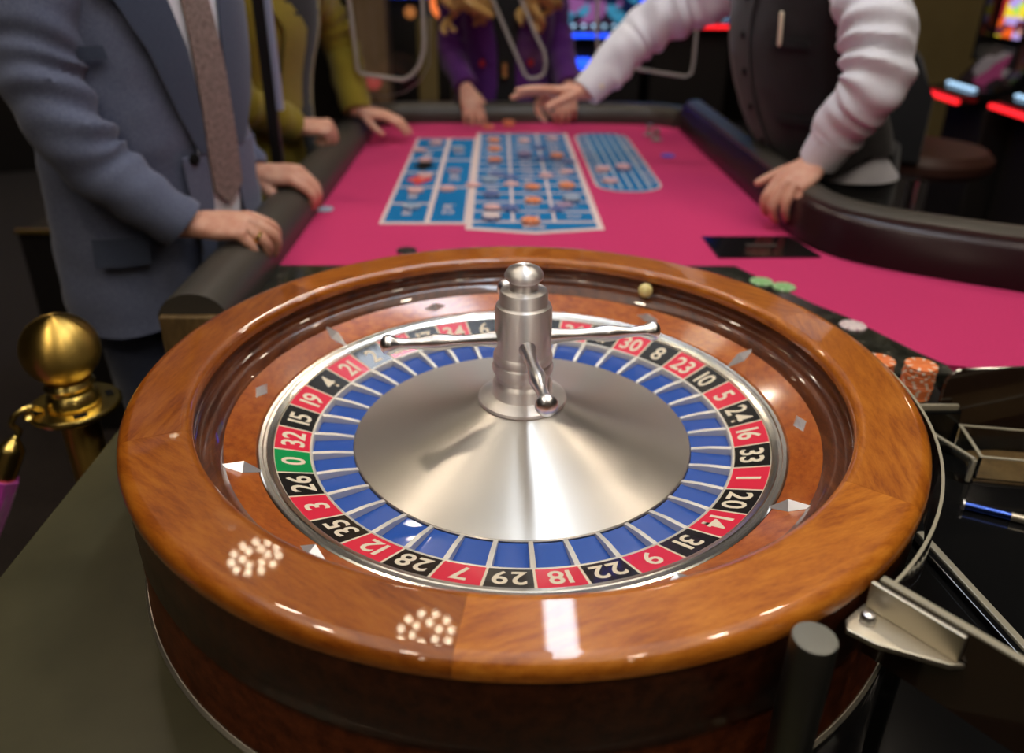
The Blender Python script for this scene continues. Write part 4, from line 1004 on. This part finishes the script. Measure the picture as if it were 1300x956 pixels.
def hair_cap(root, c, m, s=1.0):
    b = BM(); bmesh.ops.create_uvsphere(b, u_segments=32, v_segments=24, radius=1.0)
    for v in b.verts:
        x, y, z = v.co
        v.co = c + Vector(((x - 0.10) * 0.105, y * 0.086, z * 0.125 + 0.012)) * s * (1 + 0.02 * noise.noise(v.co * 9))
    bmesh.ops.delete(b, geom=[v for v in b.verts if (v.co - c).x > 0.062 * s and (v.co - c).z < 0.075 * s or (v.co - c).z < -0.07 * s], context='VERTS')
    return obj('hair', b, m, root)

class Figure:
    def __init__(s, label, loc, yaw, secs, scale=1.0, shoulder=(0.0, 0.20, 1.41), head=(0.02, 1.64)):
        s.root = thing('person', label, 'person', (loc[0], loc[1], 0), yaw)
        s.M = Matrix.Translation((loc[0], loc[1], 0)) @ Matrix.Rotation(yaw, 4, 'Z'); s.Mi = s.M.inverted(); s.R3 = s.Mi.to_3x3()
        s.T = Torso(secs); s.sc = scale; s.head = Vector((head[0], 0, head[1])); s.arms = []; s.hb = BM(); s.sh = shoulder
    def lp(s, p): return s.Mi @ Vector(p)
    def lv(s, v): return s.R3 @ Vector(v)
    def arm(s, side, wrist, fwd, dors, curls, hint, l1=0.30, l2=0.26, thumb=(40, -25, 20), shoulder=None, splay=(7, 2, -3, -9)):
        sh = Vector(shoulder) if shoulder else Vector((s.sh[0], s.sh[1] * (1 if side == 'L' else -1), s.sh[2]))
        W = s.lp(wrist); E = elbow(sh, W, l1, l2, s.lv(hint))
        hand(s.hb, W, s.lv(fwd), s.lv(dors), side, curls, s.sc, thumb, splay)
        s.arms.append((sh, E, W, s.lv(fwd).normalized())); return sh, E, W
    def body(s, skin='skin', legs=0.80):
        b = BM(); T = s.T
        zt = T.secs[-1][0]
        loft(b, [[T.pt(2 * PI * k / 24, z, 0, 0.80) for k in range(24)] for z in [0.86 + i * (zt - 0.03 - 0.86) / 12 for i in range(13)]])
        hc = s.head; cx_ = T.at(zt)[3]
        tube(b, [(cx_, 0, zt - 0.10), (cx_ + 0.3 * (hc.x - cx_), 0, zt + 0.01), (hc.x - 0.015, 0, hc.z - 0.06)], [0.062, 0.056, 0.055], 20)
        head_parts(b, hc, s.sc)
        for sg in (-1, 1):
            tube(b, [(T.at(0.9)[3], sg * 0.09, 0.92), (0.01, sg * 0.095, 0.50), (-0.01, sg * 0.10, 0.08)], [0.075, 0.050, 0.038], 16, rnd=True)
            tube(b, [(-0.04, sg * 0.10, 0.05), (0.06, sg * 0.105, 0.04), (0.13, sg * 0.11, 0.03)], [0.03, 0.032, 0.02], 12, rnd=True)
        for sh, E, W, f in s.arms:
            tube(b, catmull([sh.lerp(E, 0.16) + Vector((0, -0.012 if sh.y > 0 else 0.012, 0)), sh.lerp(E, 0.5), E.lerp(sh, 0.25), E.lerp(W, 0.25), E.lerp(W, 0.60), W + f * 0.01], 5), [0.038, 0.036, 0.033, 0.031, 0.029, 0.0245], 14, rnd=True)
        core = remeshed('core', b, M[skin], None, 0.011, 4)
        hm = remeshed('hands', s.hb, M[skin], None, 0.0021, 7, 0.5)
        bb = BM(); bb.from_mesh(core); bb.from_mesh(hm); bpy.data.meshes.remove(core); bpy.data.meshes.remove(hm)
        o = obj('body', bb, M[skin], s.root, angle=180)
        face(s.root, hc, s.sc); return o
    def trousers(s, m, z_top=0.95, shoe='gloss_black'):
        b = BM(); T = s.T; cx_ = T.at(0.9)[3]
        n = 32
        loft(b, [[Vector((cx_ + (0.135 if math.cos(u) > 0 else 0.14) * se(math.cos(u)) * k, 0.185 * se(math.sin(u)) * k, z)) for u in [2 * PI * i / n for i in range(n)]] for z, k in ((0.78, 0.9), (0.84, 1.0), (0.90, 1.0), (z_top, 0.95))])
        for sg in (-1, 1):
            tube(b, catmull([(cx_, sg * 0.095, 0.86), (0.01, sg * 0.10, 0.66), (0.015, sg * 0.10, 0.46), (-0.005, sg * 0.105, 0.07)], 8), [0.098, 0.088, 0.074, 0.066], 24, disp=lambda p, q, a: 0.004 * noise.noise(p * 14))
        obj('trousers', b, M[m], s.root)
        for sg in (-1, 1):
            b = BM(); tube(b, [(-0.09, sg * 0.10, 0.045), (-0.03, sg * 0.10, 0.052), (0.06, sg * 0.108, 0.045), (0.15, sg * 0.115, 0.033), (0.19, sg * 0.117, 0.03)], [0.034, 0.042, 0.044, 0.042, 0.026], 20, rnd=True, flat=0.9)
            for v in b.verts: v.co.z = max(v.co.z, 0.002)
            obj('shoe', b, M[shoe], s.root)
    def part(s, name, bm, m, label=None, **k):
        o = obj(name, bm, M[m] if isinstance(m, str) else m, s.root, **k)
        if label: o['label'] = label
        return o
    def button(s, u, z, off, r=0.0085, m='print_black'):
        p = s.T.pt(D(u), z, off); p2 = s.T.pt(D(u), z, off + 0.01); n_ = (p2 - p).normalized()
        b = BM(); tube(b, [p, p + n_ * 0.003, p + n_ * 0.0045], [r, r, r * 0.7], 14); return s.part('button', b, m)

GRIP = [(32, 55, 35), (36, 58, 38), (40, 58, 38), (44, 55, 35)]
FLAT = [(14, 22, 14), (12, 24, 14), (14, 24, 14), (18, 26, 14)]
FIST = [(68, 85, 45), (72, 88, 45), (74, 88, 45), (76, 86, 45)]

# man in the grey suit at the near left
f = Figure('man in blue grey suit and patterned tie leaning both hands on the left rail', (-0.668, 1.52), D(-20),
           [(0.70, 0.225, 0.165, 0.135, 0.0), (0.82, 0.222, 0.160, 0.140, 0.0), (0.95, 0.212, 0.158, 0.128, 0.0), (1.08, 0.208, 0.155, 0.122, 0.005), (1.22, 0.215, 0.145, 0.125, 0.012), (1.34, 0.218, 0.125, 0.118, 0.018), (1.42, 0.185, 0.095, 0.095, 0.018), (1.47, 0.085, 0.062, 0.062, 0.015)],
           shoulder=(0.015, 0.205, 1.385), head=(0.045, 1.65))
a1 = f.arm('R', (-0.535, 1.325, 0.942), (1.0, 0.02, -0.02), (0.05, -0.25, 1), GRIP, (-0.75, -0.35, 0.0), 0.28, 0.245)
a2 = f.arm('L', (-0.530, 1.700, 0.940), (1.0, -0.10, -0.02), (0.05, -0.25, 1), GRIP, (-0.5, 0.5, -0.6))
f.body()
T = f.T
f.part('jacket', garment(T, 0.735, 1.468, amp=0.013, seed=3, hem=lambda u: 0.02 * math.cos(u) ** 2), 'suit')
for i, (sh, E, W) in enumerate((a1, a2)):
    f.part('sleeve', sleeve(sh + Vector((0, 0.02 if sh.y < 0 else -0.02, 0.01)), E, W - f.arms[i][3] * 0.012, [0.074, 0.070, 0.062, 0.058, 0.052, 0.046], 0.012, seed=i * 2.1), 'suit')
f.part('shirt', patch(T, [(0.90, -6, 4), (0.95, -10, 7), (1.05, -12, 11), (1.15, -14, 13), (1.28, -20, 20), (1.40, -44, 40), (1.455, -70, 60)], 0.006, 0.003), 'shirt_white')
f.part('tie', patch(T, [(0.945, -1, 0), (0.975, -7, 7), (1.05, -8, 7), (1.20, -7, 6), (1.33, -6, 4), (1.40, -7, 5), (1.43, -8, 6)], 0.0125, 0.005), 'tie')
f.part('lapel', patch(T, [(1.045, -12, -8.5), (1.12, -20, -8), (1.22, -28, -9), (1.30, -38, -13), (1.335, -50, -18), (1.345, -41, -19), (1.42, -64, -40), (1.45, -95, -66)], 0.0125, 0.004), 'suit_shaded')
f.part('lapel', patch(T, [(1.045, 6, 13), (1.12, 6, 27), (1.22, 7, 40), (1.30, 11, 52), (1.335, 18, 66), (1.42, 42, 70), (1.45, 60, 90)], 0.0125, 0.004), 'suit_shaded')
f.part('jacket_edge', patch(T, [(0.74, -34, -24), (0.80, -24, -14), (0.88, -18, -10), (0.96, -20, -8), (1.045, -22, -8.5)], 0.0105, 0.004), 'suit')
f.part('jacket_edge', patch(T, [(0.74, 24, 36), (0.80, 14, 26), (0.88, 8, 22), (0.96, 6, 22), (1.045, 6, 24)], 0.0105, 0.004), 'suit')
f.part('pocket_flap', patch(T, [(0.875, -76, -46), (0.925, -76, -46)], 0.0125, 0.003), 'suit_shaded')
f.part('breast_pocket', patch(T, [(1.215, -62, -48), (1.235, -63, -49)], 0.011, 0.002), 'suit_shaded')
f.button(-16, 1.040, 0.015, 0.010); f.button(-13, 0.925, 0.015, 0.010)
f.part('collar', patch(T, [(1.432, -80, 80), (1.478, -90, 90)], 0.010, 0.004, nu=30), 'shirt_white')
f.part('belt', patch(T, [(0.868, -10, 10), (0.900, -10, 10)], 0.0065, 0.003), 'black_cloth')
f.trousers('trouser_navy')
hair_cap(f.root, f.head, M['hair_dark'])
W = f.lp((-0.535, 1.325, 0.942)); x = f.lv((1.0, 0.02, -0.02)).normalized()
z = f.lv((0.05, -0.25, 1)); z = (z - x * z.dot(x)).normalized(); y = z.cross(x)
ang = D(40); rc = W + x * (0.094 + 0.026 * math.cos(ang)) + y * (-0.0120) - z * (0.026 * math.sin(ang))
ax_ = x * math.cos(ang) - z * math.sin(ang); n1 = y; n2 = ax_.cross(y)
b = BM(); tube(b, [rc - ax_ * 0.0028, rc + ax_ * 0.0028], [0.0122, 0.0122], 20); f.part('ring', b, M['brass'], 'gold ring on the ring finger')

# woman in the olive jacket behind him
f = Figure('woman in olive jacket leaning over the left rail, one fist and one flat hand', (-0.685, 2.20), D(-22),
           [(0.72, 0.200, 0.140, 0.14, 0.0), (0.85, 0.205, 0.140, 0.14, 0.0), (0.97, 0.180, 0.130, 0.118, 0.01), (1.08, 0.172, 0.130, 0.110, 0.025), (1.20, 0.180, 0.145, 0.110, 0.045), (1.30, 0.185, 0.120, 0.105, 0.06), (1.37, 0.160, 0.085, 0.085, 0.065), (1.42, 0.070, 0.055, 0.055, 0.065)],
           scale=0.9, shoulder=(0.06, 0.175, 1.335), head=(0.11, 1.575))
a1 = f.arm('R', (-0.535, 2.115, 0.962), (1, 0.12, -0.06), (0.0, -0.35, 1), FIST, (-0.4, -0.8, -0.6), 0.27, 0.24, thumb=(62, -30, 55))
a2 = f.arm('L', (-0.425, 2.46, 0.945), (1, -0.05, -0.16), (0.1, -0.1, 1), FLAT, (0.0, 0.6, 0.1), 0.29, 0.27)
f.body(); T = f.T
f.part('top', patch(T, [(0.74, 4, 34), (1.0, 8, 30), (1.2, 4, 30), (1.36, -30, 40), (1.41, -70, 70)], 0.010, 0.003), 'black_cloth')
f.part('jacket', garment(T, 0.76, 1.415, amp=0.010, seed=9, hem=lambda u: 0.03 * math.cos(u) ** 2), 'olive')
for i, (sh, E, W) in enumerate((a1, a2)):
    f.part('sleeve', sleeve(sh + Vector((0, 0.02 if sh.y < 0 else -0.02, 0.005)), E, W - f.arms[i][3] * 0.006, [0.080, 0.070, 0.062, 0.056, 0.050, 0.044], 0.009, seed=4 + i), 'olive')
f.part('jacket_edge', patch(T, [(0.78, -18, 6), (1.0, -10, 10), (1.2, -14, 6), (1.33, -40, -18)], 0.009, 0.004), 'olive')
f.part('jacket_edge', patch(T, [(0.78, 26, 48), (1.0, 24, 42), (1.2, 26, 42), (1.33, 36, 54)], 0.009, 0.004), 'olive')
f.trousers('black_cloth')
hair_cap(f.root, f.head, M['hair_dark'], 0.92)
b = BM()
for k in range(14):
    a = D(-150 + 20 * k) if k < 8 else D(60 + 18 * (k - 8))
    p = f.head + Vector((-0.03 + 0.06 * math.cos(a) * -1, 0.075 * math.sin(a), 0.03))
    tube(b, catmull([p, p + Vector((-0.01, 0.01 * math.sin(a), -0.09)), p + Vector((-0.015, 0.015 * math.sin(a), -0.18))], 4), [0.02, 0.022, 0.010], 8, rnd=True)
f.part('long_hair', b, 'hair_dark')

# woman in the purple blazer at the far end
f = Figure('woman with blonde curls in purple blazer standing at the far end of the table', (0.030, 3.045), D(-91),
           [(0.74, 0.195, 0.135, 0.14, 0.0), (0.86, 0.200, 0.135, 0.14, 0.0), (0.98, 0.172, 0.125, 0.115, 0.0), (1.08, 0.168, 0.125, 0.108, 0.012), (1.20, 0.168, 0.142, 0.110, 0.03), (1.30, 0.170, 0.118, 0.105, 0.04), (1.37, 0.146, 0.085, 0.085, 0.04), (1.42, 0.070, 0.055, 0.055, 0.04)],
           scale=0.9, shoulder=(0.04, 0.156, 1.33), head=(0.08, 1.575))
a1 = f.arm('R', (-0.113, 2.835, 0.958), (0.22, -0.62, -0.52), (0.05, -0.62, 0.75), FLAT, (-0.35, 0.6, -0.3), 0.255, 0.235, splay=(5, 1, -4, -9))
a2 = f.arm('L', (0.248, 2.850, 0.965), (-0.14, -0.72, -0.42), (0.0, -0.5, 0.85), [(25, 40, 25)] * 4, (0.0, 0.7, -0.3), 0.255, 0.235)
f.body(); T = f.T
f.part('top', patch(T, [(0.76, -13, 13), (0.95, -7, 7), (1.08, -7, 7), (1.2, -13, 13), (1.36, -40, 40), (1.41, -70, 70)], 0.005, 0.003), 'black_cloth')
f.part('blazer', garment(T, 0.76, 1.415, amp=0.008, seed=15), 'purple')
for i, (sh, E, W) in enumerate((a1, a2)):
    f.part('sleeve', sleeve(sh + Vector((0, 0.02 if sh.y < 0 else -0.02, 0.005)), E, W - f.arms[i][3] * 0.004, [0.066, 0.060, 0.054, 0.050, 0.046, 0.041], 0.007, seed=7 + i), 'purple')
f.part('lapel', patch(T, [(1.02, -12, -8), (1.12, -34, -10), (1.24, -46, -16), (1.34, -54, -32), (1.40, -90, -60)], 0.010, 0.004), 'purple')
f.part('lapel', patch(T, [(1.02, 8, 12), (1.12, 10, 34), (1.24, 16, 46), (1.34, 32, 54), (1.40, 60, 90)], 0.010, 0.004), 'purple')
f.part('blazer_edge', patch(T, [(0.78, -26, -12), (0.95, -22, -7.5), (1.02, -22, -8)], 0.009, 0.004), 'purple')
f.part('blazer_edge', patch(T, [(0.78, 12, 26), (0.95, 7.5, 22), (1.02, 8, 22)], 0.009, 0.004), 'purple')
f.button(-24, 1.03, 0.012, 0.012, 'red_plastic'); f.button(24, 1.035, 0.012, 0.012, 'red_plastic'); f.button(-24, 0.925, 0.012, 0.010, 'brass')
b = BM(); spin(b, [(0, 0.0), (0.014, 0), (0.014, 0.05), (0, 0.05)], 16); b.transform(Matrix.Translation(T.pt(D(-1), 0.985, 0.012))); f.part('pendant', b, M['brass'], 'gold and orange pendant')
f.trousers('black_cloth')
hair_cap(f.root, f.head, M['blonde'], 0.95)
b = BM()
rng = random.Random(5)
for sg in (-1, 1):
    for k in range(13):
        a = D(rng.uniform(15, 120)); st_ = f.head + Vector((0.085 * math.cos(a) - 0.02, sg * 0.085 * max(0.35, math.sin(a)), rng.uniform(-0.02, 0.07)))
        end = Vector((0.185 + rng.uniform(-0.01, 0.03), sg * (rng.uniform(0.03, 0.15)) + (0.005 if sg > 0 else -0.03), rng.uniform(1.12, 1.22) - (0.03 if k < 4 else 0)))
        if sg < 0: end.y = -rng.uniform(0.05, 0.20); end.z = rng.uniform(1.135, 1.22)
        pts = []
        ph = rng.uniform(0, 6.28); turns = rng.uniform(3, 4.5); n_ = 46
        for i in range(n_ + 1):
            s = i / n_
            p = st_.lerp(end, s) + Vector((0.03 * math.sin(PI * s), sg * 0.05 * math.sin(PI * s), 0)) + Vector((0.05 * math.sin(PI * s), 0, 0))
            rh = 0.006 + 0.020 * s
            pts.append(p + Vector((rh * math.cos(ph + turns * 2 * PI * s), rh * math.sin(ph + turns * 2 * PI * s), 0)))
        tube(b, pts, [0.011, 0.015, 0.017, 0.016, 0.008], 8, rnd=True)
f.part('curls', b, 'blonde', 'long golden curls')

# dealer at the right
f = Figure('dealer in white shirt and black waistcoat reaching one arm across the table', (0.815, 1.965), D(188),
           [(0.74, 0.190, 0.110, 0.14, -0.02), (0.88, 0.195, 0.115, 0.14, -0.02), (0.98, 0.188, 0.150, 0.125, 0.015), (1.08, 0.190, 0.155, 0.126, 0.058), (1.20, 0.205, 0.150, 0.128, 0.092), (1.32, 0.212, 0.128, 0.118, 0.115), (1.41, 0.180, 0.095, 0.095, 0.125), (1.46, 0.080, 0.060, 0.060, 0.125)],
           shoulder=(0.110, 0.200, 1.375), head=(0.18, 1.64))
a1 = f.arm('L', (0.672, 1.640, 0.985), (-0.72, -0.52, -0.36), (-0.25, -0.30, 0.9), [(30, 48, 30), (36, 50, 30), (40, 50, 30), (44, 48, 30)], (0.25, -1.0, 0.0), 0.265, 0.225, thumb=(48, -15, 10), splay=(5, 1, -3, -7))
a2 = f.arm('R', (0.232, 2.16, 1.045), (-1, 0.0, 0.0), (0, 0.35, 0.95), [(0, 5, 4), (5, 8, 6), (40, 60, 35), (48, 62, 35)], (0.0, 0.6, 0.25), 0.285, 0.265, thumb=(16, -26, 4), shoulder=(0.145, -0.19, 1.365))
f.body(); T = f.T
f.part('shirt', garment(T, 0.90, 1.455, amp=0.004, seed=21), 'shirt_white')
f.part('waistcoat', garment(T, 0.972, 1.415, amp=0.007, seed=25, off=0.010, hem=lambda u: -0.075 * max(0, math.cos(u)) ** 0.7 - 0.01), 'waistcoat')
for i, (sh, E, W) in enumerate((a1, a2)):
    fw = f.arms[i][3]
    f.part('sleeve', sleeve(sh + Vector((0, 0.02 if sh.y < 0 else -0.02, 0.005)), E, W - (W - E).normalized() * 0.055, [0.076, 0.072, 0.068, 0.064, 0.058, 0.051] if i == 0 else [0.085, 0.080, 0.072, 0.063, 0.055, 0.048], 0.013, seed=30 + i * 3, per=16), 'shirt_white')
    b = BM(); d = (W - E).normalized(); fw = d
    tube(b, [W - fw * 0.085, W - fw * 0.06, W - fw * 0.008, W + fw * 0.002], [0.046, 0.0475, 0.043, 0.042], 28, disp=lambda p, s, a: 0.0012 * noise.noise(p * 40)); cu = f.part('cuff', b, 'shirt_white')
    b = BM(); q = W - fw * 0.03; up = Vector((0, 0, 1)); up = (up - fw * up.dot(fw)).normalized(); sd = up.cross(fw).normalized() * (-1 if i == 0 else 1)
    tube(b, [q + sd * 0.043, q + sd * 0.047], [0.006, 0.006], 12); obj('cuff_button', b, M['cream'], cu)
f.part('waistcoat_edge', patch(T, [(0.935, -4, 9), (1.08, -3, 8), (1.25, -3, 9), (1.36, -2, 14)], 0.0155, 0.003), 'waistcoat')
for z_ in (0.97, 1.05, 1.13, 1.21, 1.29): f.button(3, z_, 0.019, 0.0075)
f.part('pocket_welt', patch(T, [(1.195, 28, 58), (1.212, 28, 58)], 0.0155, 0.003), 'black_cloth')
f.part('pocket_welt', patch(T, [(1.03, 28, 58), (1.047, 28, 58)], 0.0155, 0.003), 'black_cloth')
p0 = T.pt(D(36), 1.20, 0.020); p1 = T.pt(D(36), 1.262, 0.022)
b = BM(); tube(b, [p0, p1], [0.0045, 0.0045], 10, rnd=True); f.part('pocket_pen', b, 'cream', 'white pen clipped in the breast pocket')
f.part('collar', patch(T, [(1.425, -85, 85), (1.475, -95, 95)], 0.008, 0.004, nu=30), 'shirt_white')
f.trousers('black_cloth', 0.97)
hair_cap(f.root, f.head, M['hair_dark'])
